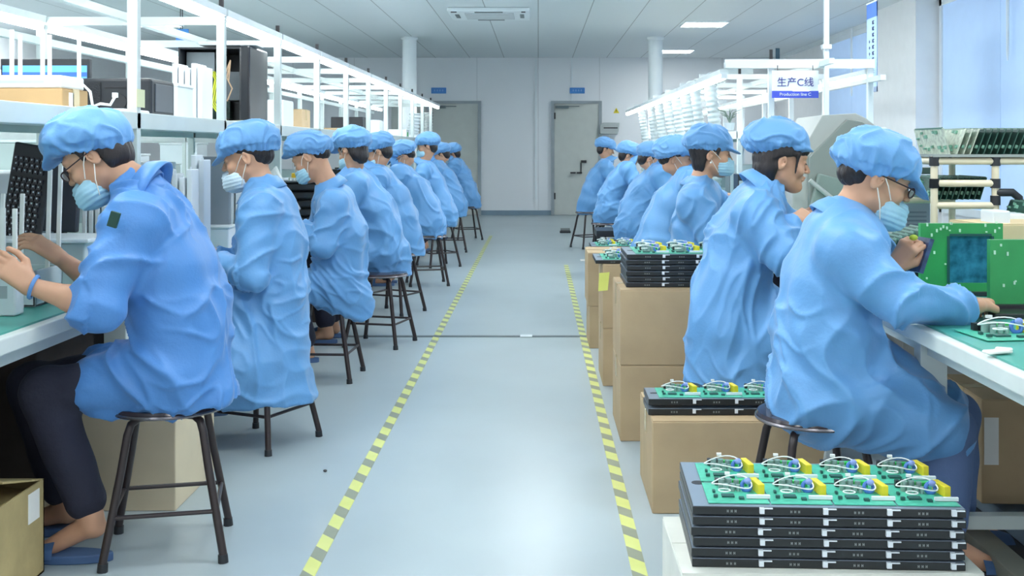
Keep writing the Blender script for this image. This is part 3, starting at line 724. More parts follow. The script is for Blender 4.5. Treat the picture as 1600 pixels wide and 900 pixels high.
for k in range(8): lean_board(1.80+k*.02, 4.22, .98, .35, .075, .22, 'dark green circuit board leaning above the light carton, %s from the left' % ORD[k], 'boards above the carton')
carton('low support crate under the leaning boards on the right bench', 1.88, 4.22, .751, .24, .2, .225, 0, M_plas, tape=False)
carton('light brown carton lying open behind the green fixtures', 1.70, 4.02, .751, .34, .26, .235, 8, mat('carton_light', (222, 200, 160), rough=.8), tape=False)
for k in range(9): lean_board(1.14+k*.020, 4.02, .79+k*.008, .5, .13, .18, 'dark circuit board in the slanted rack below the blue mask, %s from the left' % ORD[k], 'boards in the slanted rack')
sr = thing('slanted_rack', 'low black rack holding slanted boards on the right bench', 'rack', (1.24, 4.02, .751)); MB().b2(-.14, .14, -.10, .10, 0, .035).build('base', M_blk, sr, bevel=.003)
for y in (-.1, .1): MB().b2(-.14, .14, y-.006, y+.006, .035, .07).build('side', M_blk, sr)
hb_ = thing('held_board', 'small circuit board with blue film held in the hand of the nearest right worker', 'circuit board', at(1436, 398, 3.45), .2)
MB().box(0, 0, 0, .014, .09, .11, Matrix.Rotation(.35, 3, 'Y')).build('board', mat('board_navy', (56, 78, 120), rough=.3, var=.4, scale=40), hb_)
MB().ell((-.03, -.02, .055), (.014, .010, .009)).build('yellow_part', mat('part_lime', (180, 200, 60)), hb_, smooth=True)
# clear plastic bags and white boxes behind the fixtures
for (px, py, Y, w_, h_, lb) in ((1425, 350, 4.9, .12, .30, 'grey mesh box on the bench right of the nearest worker face'), (1590, 420, 4.2, .14, .42, 'tall white plastic case at the right edge behind the rack'), (1555, 372, 3.98, .06, .20, 'narrow white plastic strip standing before the light carton')):
    p = at(px, py, Y); b = thing('equipment_case', lb, 'case', (p.x, Y, .751)); hh = p.z-.751+h_/2
    MB().b2(-w_/2, w_/2, -.06, .06, 0, hh).build('body', mat('case_bluegrey', (158, 172, 188), rough=.4) if px == 1425 else M_plas, b, bevel=.006)
    g = MB()
    for k in range(7): g.b2(-w_*.35, w_*.35, -.063, -.06, hh*.35+k*.018, hh*.35+k*.018+.008)
    g.build('grille', mat('grille_grey', (120, 134, 150)), b)
cl_ = thing('wire_clip', 'black clip stand rising behind the visor of the nearest right worker', 'clip', (at(1412, 300, 5.0).x, 5.0, .751))
MB().tube([(0, 0, 0), (0, 0, .30), (.01, 0, .36), (.0, 0, .42), (.035, 0, .47)], .005, 8).build('stem', M_dark, cl_, smooth=True)
MB().box(.06, 0, .40, .12, .05, .03).build('clamp', mat('clamp_dark_green', (52, 74, 66)), cl_, bevel=.004)
MB().lathe(0, 0, 0, [(.05, 0), (.05, .01), (.01, .02)], 16).build('foot', M_dark, cl_)
# machine with sloping hood
mc = thing('test_machine', 'grey bench machine with angular sloping hood behind the right workers', 'machine', (0, 5.6, 0))
hp_ = [at(x, y, 5.6) for x, y in ((1238, 385), (1238, 262), (1285, 180), (1337, 177), (1352, 184), (1392, 214), (1400, 262), (1400, 385))]
MB().prism([(p.x, max(p.z, .752)) for p in hp_], 0, .55).build('hood', M_machine, mc, bevel=.004)
MB().prism([(at(x, y, 5.6).x, at(x, y, 5.6).z) for x, y in ((1262, 245), (1322, 186), (1345, 190), (1382, 220), (1390, 258), (1390, 330), (1262, 330))], -.03, .0).build('front_panel', mat('machine_front_shade', (146, 154, 148), rough=.45), mc, bevel=.006)  # front painted darker than the hood to mimic its shaded facet
p = at(1348, 200, 5.57); MB().box(p.x, -.04, p.z, .07, .03, .02).cyl((p.x-.02, -.03, p.z), (p.x-.02, -.07, p.z), .012, n=10).build('latch', M_dark, mc)
MB().box(at(1290, 300, 5.6).x, -.06, 1.0, .16, .05, .22, Matrix.Rotation(.25, 3, 'Y')).build('control_box', mat('control_greenish', (140, 156, 148)), mc, bevel=.006)
p0 = at(1265, 282, 5.5); p1 = at(1300, 310, 5.5); MB().tube([(p0.x, -.1, p0.z), (p1.x, -.1, p1.z)], .012, 8).build('lever', M_machine, mc, smooth=True)
# dark instruments on the right bench between second and third woman
for k, (px, lb) in enumerate(((1155, 'first'), (1168, 'second'), (1183, 'third'))):
    p = at(px, 300, 7.0); b = thing('instrument', 'dark narrow instrument on the right bench, %s of three between two workers' % lb, 'instrument', (p.x, 7.0, .751), 0, 'dark instruments on the right bench')
    MB().b2(-.022, .022, -.08, .08, 0, .34).build('case', M_blk, b, bevel=.003); MB().b2(-.015, .015, -.084, -.08, .2, .3).build('scale', mat('scale_pale', (190, 205, 210)), b)
# yellow bundle and small things on right shelf
yb = thing('cable_bundle', 'yellow bundle on the cream shelf behind the second right worker', 'bundle', at(1222, 193, 7.9)); yb.location.z = 1.383
for k in range(5): MB().tube([(-.08+.02*k, -.03, .01+.006*k), (-.0+.01*k, .02, .03+.004*k), (.10, .0+.01*k, .012)], .010, 8).build('cable', mat('bundle_yellow', (226, 222, 70)), yb, smooth=True)
gp = thing('potted_plant', 'small spiky grass plant on the right shelf beside the third worker cap', 'plant', at(1140, 205, 8.2)); gp.location.z = 1.383
MB().lathe(0, 0, 0, [(.03, 0), (.04, .05), (.042, .055)], 14).build('pot', M_plas, gp, smooth=True)
g = MB(); rr = random.Random(2)
for k in range(34):
    a = rr.uniform(0, 2*PI); l = rr.uniform(.04, .10); g.tube([(0, 0, .05), (math.cos(a)*l*.4, math.sin(a)*l*.4, .05+l*.9), (math.cos(a)*l, math.sin(a)*l, .05+l*1.1)], [.003, .002, .0008], 4)
g.build('blades', mat('grass_grey', (120, 140, 130)), gp)
# corrugated ducts
def duct(x, y, z0, z1, r, label, bend=0, m=None, grp='corrugated hoses at the right bench'):
    t = thing('duct_hose', label, 'hose', (x, y, 0), 0, grp)
    pts = []; rs = []; n = int((z1-z0)/.011)
    for i in range(n): pts.append((0.03*math.sin(i*.05), 0, z0+.011*i)); rs.append(r if i % 4 < 2 else r*.84)
    if bend:
        for i in range(26):
            a = PI/2*i/25; pts.append((pts[n-1][0]+bend*(1-math.cos(a)), 0, z1+abs(bend)*math.sin(a)*.35)); rs.append(r if i % 4 < 2 else r*.84)
    MB().tube(pts, rs, 16).build('hose', m or M_duct, t, smooth=True)
    MB().cyl((0, 0, z0-.03), (0, 0, z0+.01), r*1.12, r*1.02, n=16).build('nozzle', M_plas, t, smooth=True)
for k, (y, r) in enumerate(((9.4, .055), (10.3, .05), (10.9, .065), (11.7, .055), (12.5, .055), (13.4, .055), (14.3, .055), (15.6, .055))):
    duct(1.47, y, .86, 1.78, r, 'white corrugated extraction hose over the right bench, %s from the camera%s' % (ORD[k], ', the widest' if k == 2 else ''), bend=.5 if k % 2 else .35)
duct(-1.75, 15.6, 1.42, 1.75, .085, 'white corrugated hose at the far end of the left bench', grp='hoses at the left bench end')
duct(-1.66, 16.6, 1.42, 1.80, .075, 'silver corrugated hose at the far end of the left bench, by the column', m=mat('foil_silver', (170, 178, 178), rough=.25, metal=.7), grp='hoses at the left bench end')

# ------------------------------------------------------------------ next line clutter, far left
for k in range(9):
    y = 4.2+1.45*k; t = thing('storage_cabinet', 'white storage cabinet along the left wall, %s from the camera' % ORD[k], 'cabinet', (-6.9, y, 0), 0, 'white cabinets along the left wall')
    MB().b2(-.3, .3, -.62, .62, 0, 1.75).build('body', M_plas, t, bevel=.006)
    for q in (-1, 1):
        d_ = MB().b2(.30, .315, min(q*.01, q*.60), max(q*.01, q*.60), .06, 1.70).build('door', M_white, t, bevel=.003); MB().b2(.315, .335, q*.05-.008, q*.05+.008, .85, 1.05).build('handle', M_dark, d_)
for k in range(12):
    y = 3.6+1.1*k; h_ = (.42, .30, .55, .36)[k % 4]; t = thing('plastic_bin', 'pale bin on the next workbench seen through the left frame, %s from the camera' % ORD[k], 'bin', (-4.62, y, .751), 0, 'pale bins on the next workbench')
    MB().b2(-.24, .24, -.22, .22, 0, h_).build('body', M_plas if k % 3 else M_alu, t, bevel=.01); MB().b2(-.25, .25, -.23, .23, h_, h_+.02).build('lid', M_white, t, bevel=.004)
for k in range(6):
    y = 4.3+2.0*k; t = thing('plastic_bin', 'grey bin on the rear half of the left workbench, %s from the camera' % ORD[k], 'bin', (-2.42, y, .751), 0, 'grey bins on the rear of the left bench')
    MB().b2(-.13, .13, -.2, .2, 0, .24).build('body', M_plas if k % 2 else mat('bin_grey', (196, 208, 210), rough=.4), t, bevel=.01); MB().b2(-.14, .14, -.21, .21, .24, .26).build('rim', M_dark, t, bevel=.004)
# ------------------------------------------------------------------ left shelf equipment
SZ = 1.383
carton('shallow light brown carton lying on the left shelf at the image edge', -1.80, 4.02, SZ, .28, .22, .075, 0, mat('carton_tan', (182, 150, 106), rough=.8), ('x+', -.04, .04, .04, .05))
def router(name, label, loc, ants, w_=.22, d=.14, h=.03, rot=0, ah=.17, group=None, m=None):
    t = thing(name, label, 'router', loc, rot, group)
    MB().b2(-w_/2, w_/2, -d/2, d/2, 0, h).build('housing', m or M_plas, t, bevel=.006)
    for k in range(ants):
        x = -w_*.45+w_*.9*k/max(1, ants-1); yy = d/2-.01 if k % 2 else -d/2+.01
        MB().box(x, yy, h+ah/2, .014, .009, ah).build('antenna', M_wire, t, bevel=.002)
    MB().b2(-w_*.3, w_*.3, -d/2-.001, -d/2+.001, h*.35, h*.6).build('port_strip', mat('port_grey', (176, 184, 190)), t)
    return t
router('wireless_router', 'white device with upright rods on the carton on the left shelf', (-1.82, 4.02, SZ+.079), 6, .30, .2, .045, ah=.16)
pc = thing('computer_case', 'black computer case with mesh front lying on the left shelf behind the man in glasses', 'computer', (-1.80, 4.80, SZ))
MB().b2(-.17, .19, -.14, .16, 0, .16).build('shell', M_blk, pc, bevel=.012); MB().b2(-.15, -.02, -.145, -.14, .02, .14).build('mesh_panel', mat('mesh_black', (30, 34, 40), rough=.6, bump=.8, bscale=200), pc)
MB().cyl((.06, -.15, .06), (.06, -.14, .06), .03, n=20).b2(.0, .14, -.146, -.14, .12, .125).build('fan_grille', M_dark, pc); MB().b2(.13, .155, -.147, -.14, .06, .07).build('badge', M_label, pc); MB().b2(.188, .195, -.10, .12, .02, .14).build('side_panel', mat('case_grey', (70, 78, 88), rough=.35), pc, bevel=.004)
wc = thing('cable_coil', 'white cable looped on top of the black case on the left shelf', 'cable', (-1.84, 4.60, SZ+.10))
MB().tube([(-.06, .0, -.10), (-.06, 0, .0), (-.03, 0, .03), (.0, 0, .0), (.01, 0, -.06), (.05, -.02, -.05), (.09, -.02, -.055), (.11, -.02, -.02)], .006, 8).build('cable', M_wire, wc, smooth=True); MB().box(.11, -.02, -.015, .02, .015, .02).build('plug', M_wire, wc)
tag(MB().b2(-.10, .10, -.14, .14, 0, .02).build('lid', M_plas, loc=(-1.68, 4.42, SZ), bevel=.008), 'flat white lid on the shelf edge above the blue cap', 'lid')
tag(MB().b2(-.001, .001, -.045, .045, 0, .07).build('sticky_note', mat('note_yellow', (232, 234, 190)), loc=(-1.548, 4.36, 1.41)), 'pale yellow note stuck on the nearest frame post', 'note')
mn = thing('monitor', 'flat monitor with blue and green screen on the left shelf', 'monitor', (-2.22, 5.05, SZ))
MB().b2(-.20, .20, -.01, .02, .02, .27).build('bezel', M_blk, mn, bevel=.003); MB().b2(-.03, .03, -.0, .03, 0, .05).build('stand', M_blk, mn); MB().b2(-.10, .10, -.06, .08, 0, .012).build('foot', M_blk, mn)
sc_ = MB().b2(-.19, .19, -.0125, -.011, .18, .24).build('screen_top', mat('screen_blue', (84, 148, 220), emit=.5), mn); MB().b2(-.19, .19, -.0135, -.0125, .19, .21).build('screen_bar', mat('screen_navy', (48, 92, 190), emit=.4), mn); MB().b2(-.19, .19, -.0125, -.011, .03, .178).build('screen_field', mat('screen_green', (62, 160, 138), emit=.4), mn)
for k, (x, y, wd, dp, h_, lb) in enumerate(((-1.84, 5.60, .30, .34, .20, 'white carton on the left shelf between two posts'), (-1.80, 5.60, .12, .12, .29, 'slim white box standing on the left shelf by the black tower'),)):
    pass
wbx = thing('white_box', 'large white box on the left shelf right of the black case', 'box', (-1.86, 5.40, SZ)); MB().b2(-.16, .16, -.12, .12, 0, .16).build('body', M_plas, wbx, bevel=.005); MB().b2(-.165, .165, -.125, .125, .16, .175).build('lid', M_wire, wbx, bevel=.004)
wst = thing('router_stack', 'upright bundle of white plastic housings beside the black tower on the left shelf', 'plastic parts', (-1.76, 5.78, SZ)); 
for k in range(5): MB().b2(-.10+k*.032, -.074+k*.032, -.09, .09, 0, .30-.015*(k % 3)).build('housing', M_plas, wst, bevel=.003)
MB().b2(-.06, .0, -.093, -.09, .06, .12).build('label', mat('label_grey', (170, 175, 182)), wst)
# open black tower with yellow cables
tw = thing('computer_tower', 'open black computer tower with yellow cables on the left shelf', 'computer', (-1.80, 6.42, SZ))
MB().b2(-.20, -.19, -.2, .2, 0, .43).b2(-.20, .17, -.2, .2, .42, .43).b2(-.20, .17, -.2, .2, 0, .01).b2(-.20, .17, .19, .2, 0, .43).build('chassis', M_blk, tw, bevel=.002)
MB().b2(.14, .20, -.21, .21, 0, .44).build('front_bezel', mat('bezel_black', (28, 32, 38), rough=.25), tw, bevel=.012)
MB().b2(-.18, -.02, -.12, .18, .30, .41).build('power_supply', mat('psu_grey', (116, 126, 132), rough=.4, metal=.4), tw, bevel=.003); MB().b2(-.18, -.0, .12, .18, .04, .28).build('motherboard', M_pcbd, tw)
MB().b2(.02, .13, -.1, .15, .14, .30).build('drive_cage', mat('cage_grey', (90, 98, 104), rough=.4), tw)
for k in range(4): MB().tube([(-.05+.01*k, -.1, .31), (.0+.01*k, -.18, .25), (-.02+.012*k, -.2, .12), (.05+.01*k, -.2, .02), (.1, -.24, -.04-.02*k)], .004, 6).build('cable', M_yc if k < 3 else M_dark, tw, smooth=True)
for k in range(3): MB().tube([(.08, -.16, .36), (.06+.01*k, -.2, .28-.02*k), (.1, -.2, .2), (.07, -.19, .13)], .004, 6).build('cable', mat('cable_beige', (190, 160, 130)), tw, smooth=True)
tag(MB().b2(-.16, .16, -.09, .09, 0, .022).build('white_tray', M_plas, loc=(-1.74, 6.35, SZ+.444), bevel=.004), 'flat white tray lying on top of the black tower', 'tray')
pp = thing('paper_stack', 'untidy sheets hanging over the shelf edge under the black tower', 'papers', (-1.62, 5.98, SZ))
for k in range(4): MB().box(.0+.01*k, .03*k, .004+.004*k, .16, .2, .002, Matrix.Rotation(.25*k, 3, 'Z')).build('sheet', mat('sheet_grey', (196, 200, 188)), pp)
# cartons and small boxes farther along
far = [(-2.25, 7.35, .42, .4, .24, 'white corrugated case', M_plas), (-1.75, 7.4, .2, .3, .18, 'small white box', M_plas), (-2.15, 8.7, .30, .34, .20, 'brown carton', M_card), (-2.15, 9.7, .28, .34, .20, 'brown carton', M_card), (-1.8, 10.7, .30, .34, .16, 'dark grey box', M_blk),
       (-1.8, 10.2, .26, .26, .05, 'flat beige carton', M_card), (-1.8, 12.0, .24, .3, .16, 'white box', M_plas), (-2.1, 12.9, .24, .3, .2, 'grey box', M_blk), (-1.75, 14.0, .24, .3, .10, 'white box with green mark', M_plas), (-2.0, 13.3, .24, .3, .20, 'white box', M_plas)]
for k, (x, y, a, b, h_, lb, m_) in enumerate(far):
    t = carton(lb+' on the left shelf, '+['right of the black tower', 'below the tower bezel', 'nearest of the brown ones', 'second of the brown ones', 'beyond the cartons', 'under the grey one', 'near the hoses', 'behind the white ones', 'close to the hoses', 'at the far end'][k], x, y, SZ, a, b, h_, 0, m_, tape=m_ is M_card)
MB().b2(.121, .123, -.08, .02, .02, .07).build('green_mark', M_grn, [o for o in bpy.data.objects if o.parent is None and str(o.get('label', '')).startswith('white box with green')][0])
# ------------------------------------------------------------------ on the left bench
TZ = .751
kb = thing('keyboard', 'black keyboard standing on end against the bench frame, far left', 'keyboard', at(42, 372, 4.05), 0)
Rk = Matrix.Rotation(.16, 3, 'Y')
MB().box(0, 0, .14, .145, .02, .40, Rk).build('base', M_blk, kb, bevel=.006)
g = MB()
for r_ in range(15):
    for c_ in range(6):
        v = Rk @ Vector((-.055+c_*.0195+.004*(r_ % 2), -.015, -.155+r_*.0205+(.012 if r_ > 11 else 0))); g.box(v.x, v.y, v.z+.14, .0145, .009, .0155, Rk)
g.build('keys', mat('key_black', (44, 48, 56), rough=.3), kb)
g = MB(); rr = random.Random(4)
for r_ in range(15):
    for c_ in range(6):
        v = Rk @ Vector((-.055+c_*.0195+.004*(r_ % 2), -.0200, -.155+r_*.0205+(.012 if r_ > 11 else 0)+.002)); g.box(v.x, v.y, v.z+.14, .005, .001, .006, Rk)
g.build('key_marks', mat('key_mark', (188, 198, 204)), kb)
kst = thing('keyboard_stand', 'dark support block under the standing keyboard', 'block', (kb.location.x-.01, 4.10, TZ)); MB().b2(-.07, .07, -.05, .05, 0, max(.02, kb.location.z-.058-TZ)).build('block', M_blk, kst, bevel=.003)
dm = thing('monitor', 'dark thin monitor turned away behind the standing keyboard', 'monitor', (at(92, 300, 4.3).x, 4.3, TZ)); MB().box(0, 0, .33, .16, .03, .30, Matrix.Rotation(.05, 3, 'Y')).build('back', mat('monitor_back', (60, 64, 74), rough=.4), dm, bevel=.006); MB().b2(-.02, .02, -.0, .03, 0, .25).build('stand', M_blk, dm); MB().b2(-.06, .06, -.05, .06, 0, .012).build('foot', M_blk, dm)
MB().tube([(.0, -.03, .10), (.03, -.06, .16), (.06, -.05, .10), (.05, -.04, .03)], .004, 6).build('cable', mat('cable_amber', (190, 170, 80)), dm, smooth=True)
rc = thing('router_case', 'open white router case with upright antennas on the bench before the man in glasses', 'router', (-1.74, 3.62, TZ))
MB().b2(-.20, .16, -.10, -.09, 0, .115).b2(-.20, .16, .09, .10, 0, .115).b2(-.20, -.19, -.10, .10, 0, .115).b2(.15, .16, -.1, .1, 0, .115).b2(-.2, .16, -.1, .1, 0, .01).build('case', mat('router_frost', (206, 220, 224), rough=.35), rc, bevel=.003)
MB().b2(-.19, .15, -.09, .09, .07, .075).build('board', mat('board_seafoam', (130, 196, 184), rough=.4), rc)
for x, h_ in ((-.17, .30), (-.10, .32), (-.035, .30), (.03, .30), (.12, .38), (.155, .40)): MB().box(x, .085, .05+h_/2, .014, .010, h_, Matrix.Rotation(.03, 3, 'Y')).build('antenna', M_wire, rc, bevel=.002)
r2 = router('wireless_router', 'white upright router held in both hands by the man in glasses', (at(0, 440, 3.36).x, 3.36, TZ), 3, .12, .06, .15, ah=.17)
tbx = thing('storage_bin', 'large pale grey plastic bin on the left bench behind the working hands', 'bin', (-1.80, 4.02, TZ)); MB().b2(-.24, .22, -.12, .12, 0, .17).build('body', mat('bin_grey', (196, 208, 210), rough=.4), tbx, bevel=.006); MB().b2(-.26, .24, -.14, .14, .17, .185).build('rim', M_plas, tbx, bevel=.004)
# racks of white routers on the bench
def white_rack(x, y, n, h_, w_, label):
    t = thing('router_rack', label, 'plastic parts', (x, y, TZ), 0, 'white router housings standing on the left bench')
    MB().b2(-w_/2-.01, w_/2+.01, -.07, .07, 0, .05).build('tray', M_plas, t, bevel=.004)
    for k in range(n):
        xx = -w_/2+w_*(k+.5)/n; hh = h_*(1-.05*((k*7) % 3)); MB().box(xx, 0, .05+hh/2, w_/n*.72, .10, hh).build('housing', M_plas, t, bevel=.004)
        MB().cyl((xx, -.03, .05+hh), (xx, -.03, .06+hh), .004, n=8).build('stud', M_plas, t)
white_rack(at(272, 300, 4.75).x, 4.85, 4, .36, .13, 'group of tall white housings behind the back of the man in glasses')
white_rack(at(303, 300, 4.9).x, 5.0, 2, .42, .07, 'pair of tallest white housings left of the second worker')
white_rack(-1.60, 5.65, 6, .36, .24, 'broad group of white housings in front of the second worker mask')
white_rack(at(135, 380, 4.3).x, 4.42, 4, .33, .10, 'white housings under the elbow of the man in glasses')
bx = thing('white_box', 'white box on the left bench beneath the white housings', 'box', (-1.60, 5.38, TZ)); MB().b2(-.14, .14, -.10, .10, 0, .12).build('body', M_plas, bx, bevel=.006); MB().b2(-.145, .145, -.105, .105, .12, .13).build('lid', mat('lid_grey', (200, 210, 216)), bx, bevel=.003)
pnl = thing('monitor', 'tall dark grey panel on the left bench left of the second worker', 'monitor', (at(330, 300, 5.4).x, 5.45, TZ)); MB().box(0, 0, .25, .16, .03, .42).build('panel', mat('panel_slate', (128, 138, 148), rough=.4), pnl, bevel=.006); MB().box(-.08, -.01, .25, .02, .05, .40).build('edge', M_blk, pnl); MB().b2(-.06, .06, -.06, .06, 0, .03).build('foot', M_blk, pnl)
# third worker's held case and the round black stack with boards
hc_ = thing('held_case', 'white router with slanted antennas held by the third left worker', 'router', at(453, 316, 6.00)); 
MB().box(0, 0, 0, .05, .10, .12, Matrix.Rotation(-.5, 3, 'Y')).build('housing', M_plas, hc_, bevel=.006)
for k in range(4): MB().box(-.035-.02*k, -.03+.02*k, .12-.01*k, .012, .008, .16, Matrix.Rotation(-.45+.12*k, 3, 'Y')).build('antenna', M_wire, hc_, bevel=.002)
rs_ = thing('parts_crate', 'round black crate stacked with boards and a yellow part before the third left worker', 'crate', (at(462, 300, 6.6).x, 6.72, TZ))
for k in range(6): MB().lathe(0, 0, .05*k, [(.14, 0), (.15, .01), (.15, .036), (.135, .046)], 28).build('ring', M_tray, rs_, smooth=True)
MB().lathe(0, 0, .30, [(.15, 0), (.15, .008), (.02, .01)], 28).build('lid', mat('lid_dark', (96, 104, 108)), rs_, smooth=True)
g = MB(); rr = random.Random(9)
for k in range(26): a = rr.uniform(0, 2*PI); d_ = rr.uniform(.02, .13); g.box(d_*math.cos(a), d_*math.sin(a), .316, rr.uniform(.012, .03), .012, .014, Matrix.Rotation(a, 3, 'Z'))
g.build('components', mat('component_pale', (206, 216, 214), var=.3, scale=50), rs_); MB().box(.0, .06, .335, .12, .05, .03).build('yellow_part', mat('part_orange_yellow', (228, 190, 50)), rs_, bevel=.003)
# clutter on the far part of the left bench
for k, (x, y, a, b, h_, c_) in enumerate(((-1.85, 7.6, .3, .3, .30, M_plas), (-1.9, 8.5, .3, .3, .34, M_alu), (-1.85, 9.6, .3, .3, .26, M_plas), (-1.9, 10.7, .3, .3, .30, M_blk), (-1.85, 11.9, .3, .3, .30, M_plas), (-1.85, 13.2, .3, .3, .34, M_plas), (-1.9, 14.4, .3, .3, .3, M_alu),
                                       (-2.2, 4.6, .36, .3, .40, M_plas), (-2.2, 5.6, .36, .3, .34, M_alu), (-2.3, 6.5, .3, .3, .42, M_plas), (-2.35, 3.7, .3, .4, .45, M_plas))):
    t = thing('instrument', 'bench instrument on the left bench, '+['beside the fourth worker', 'beside the fifth worker', 'before the sixth worker', 'dark, before the seventh worker', 'beyond the seventh worker', 'before the eighth worker', 'farthest one', 'at the rear behind the white housings', 'at the rear behind the second worker', 'at the rear left of the third worker', 'rearmost behind the keyboard'][k], 'instrument', (x, y, TZ), 0, 'instruments along the left bench')
    MB().b2(-a/2, a/2, -b/2, b/2, 0.012, h_).build('case', c_, t, bevel=.006); MB().b2(a/2, a/2+.004, -b*.4, b*.4, h_*.3, h_*.85).build('front_panel', mat('inst_front', (110, 124, 136), rough=.3), t)
    MB().cyl((a/2+.004, 0, h_*.2), (a/2+.02, 0, h_*.2), .012, n=12).build('knob', M_dark, t); MB().b2(-a*.4, a*.4, -b/2-.003, -b/2, h_*.4, h_*.8).build('side_vent', mat('vent_grey', (160, 172, 178)), t)
    for xx in (-a*.4, a*.4): MB().b2(xx-.015, xx+.015, -b*.4, b*.4, 0, .012).build('foot', M_blk, t)
# small items standing on the far right bench
for k, (x, y, h_, c_) in enumerate(((1.75, 8.6, .30, M_plas), (1.8, 9.8, .36, M_plas), (1.75, 11.0, .3, M_alu), (1.8, 12.4, .34, M_plas), (1.75, 13.9, .3, M_plas))):
    t = thing('instrument', 'pale bench instrument on the far right bench, '+['nearest the machine', 'second from the machine', 'in the middle', 'fourth along', 'nearest the column'][k], 'instrument', (x, y, TZ), 0, 'instruments along the right bench')
    MB().b2(-.14, .14, -.15, .15, .01, h_).build('case', c_, t, bevel=.006); MB().b2(-.144, -.14, -.12, .12, h_*.3, h_*.85).build('front_panel', mat('inst_front', (110, 124, 136)), t)
    MB().b2(-.12, .12, -.12, .12, 0, .01).build('foot', M_blk, t); MB().cyl((-.144, 0, h_*.2), (-.16, 0, h_*.2), .012, n=12).build('knob', M_dark, t)
    MB().b2(-.1, .1, -.153, -.15, h_*.4, h_*.8).build('side_vent', mat('vent_grey', (160, 172, 178)), t)
# ------------------------------------------------------------------ people
M_skin = mat('skin', (200, 154, 126), rough=.5, var=.05, scale=14, sub=.08)
M_coat = [mat('coat_cloth', (102, 160, 216), rough=.46, var=.04, scale=3, bump=.10, bscale=90, sheen=.15),
          mat('coat_cloth_deep', (80, 138, 206), rough=.46, var=.04, scale=3, bump=.10, bscale=90, sheen=.15)]
M_cap = mat('cap_cloth', (108, 163, 218), rough=.65, var=.04, scale=5, bump=.12, bscale=90, sheen=.25)
M_hair = mat('black_hair', (36, 30, 32), rough=.45, var=.3, scale=20, bump=.5, bscale=90, stretch=(1, 1, .25))
M_mask = mat('mask_blue', (168, 212, 232), rough=.75, var=.05, scale=10, bump=.1, bscale=120)
M_mask2 = mat('mask_white', (206, 226, 238), rough=.75, var=.04, scale=10, bump=.1, bscale=120)
M_strap = mat('ear_loop', (236, 232, 222), rough=.6)
M_navy = mat('navy_trousers', (38, 40, 58), rough=.85, var=.15, bump=.2)
M_jean = mat('jeans_blue', (92, 116, 160), rough=.85, var=.12, bump=.2)
M_slip = mat('slipper_blue', (74, 104, 148), rough=.5)
M_glass = mat('spectacle_frame', (48, 28, 34), rough=.3)
M_lens = mat('spectacle_lens', (225, 235, 240), rough=.05, alpha=.35)
M_pearl = mat('pearl', (240, 238, 235), rough=.2)

def nz(v): v = np.array(v, float); return v/np.linalg.norm(v)
def add_hand(F, wv, d, up, curl=(.5, .6, .4), L=1.0, thumb=.7, spread=.0):
    """palm plus four unequal bent fingers and a thumb; up = back of the hand; thumb side = d x up"""
    w_ = np.array(wv, float); d = nz(d); up = np.array(up, float); up = nz(up-d*up.dot(d)); v = np.cross(d, up)
    for o, r0, r1 in ((.024, .014, .0125), (.008, .016, .013), (-.009, .016, .013), (-.024, .014, .011)):
        F.cap(w_+v*o*.6, w_+d*.082*L+v*o, r0, r1, k=.012)
    for i, (o, ln) in enumerate(((.029, .070), (.010, .078), (-.010, .072), (-.028, .056))):
        p = w_+d*.084*L+v*o; ang = 0; ln *= L
        dd = nz(d+v*spread*(1.5-i))
        rr = .0088 if i < 3 else .0078
        for j, (fr, c_) in enumerate(zip((.45, .30, .25), curl)):
            ang += c_+.06*i
            q = p+(dd*math.cos(ang)-up*math.sin(ang))*ln*fr
            F.cap(p, q, rr, rr*.92, k=.006 if j == 0 else .003); p = q; rr *= .92
    t0 = w_+d*.022+v*.020; t1 = w_+d*.055*L+v*(.026+.028*(1-thumb*.5))-up*.020*thumb
    t2 = t1+nz(d*.9-v*.25*thumb-up*.35*thumb+v*.3*(1-thumb))*.034*L; t3 = t2+nz(d*.9-v*.6*thumb-up*.4*thumb)*.026*L
    F.cap(t0, t1, .015, .0115, k=.012); F.cap(t1, t2, .0105, .0095, k=.004); F.cap(t2, t3, .0095, .0078, k=.003)

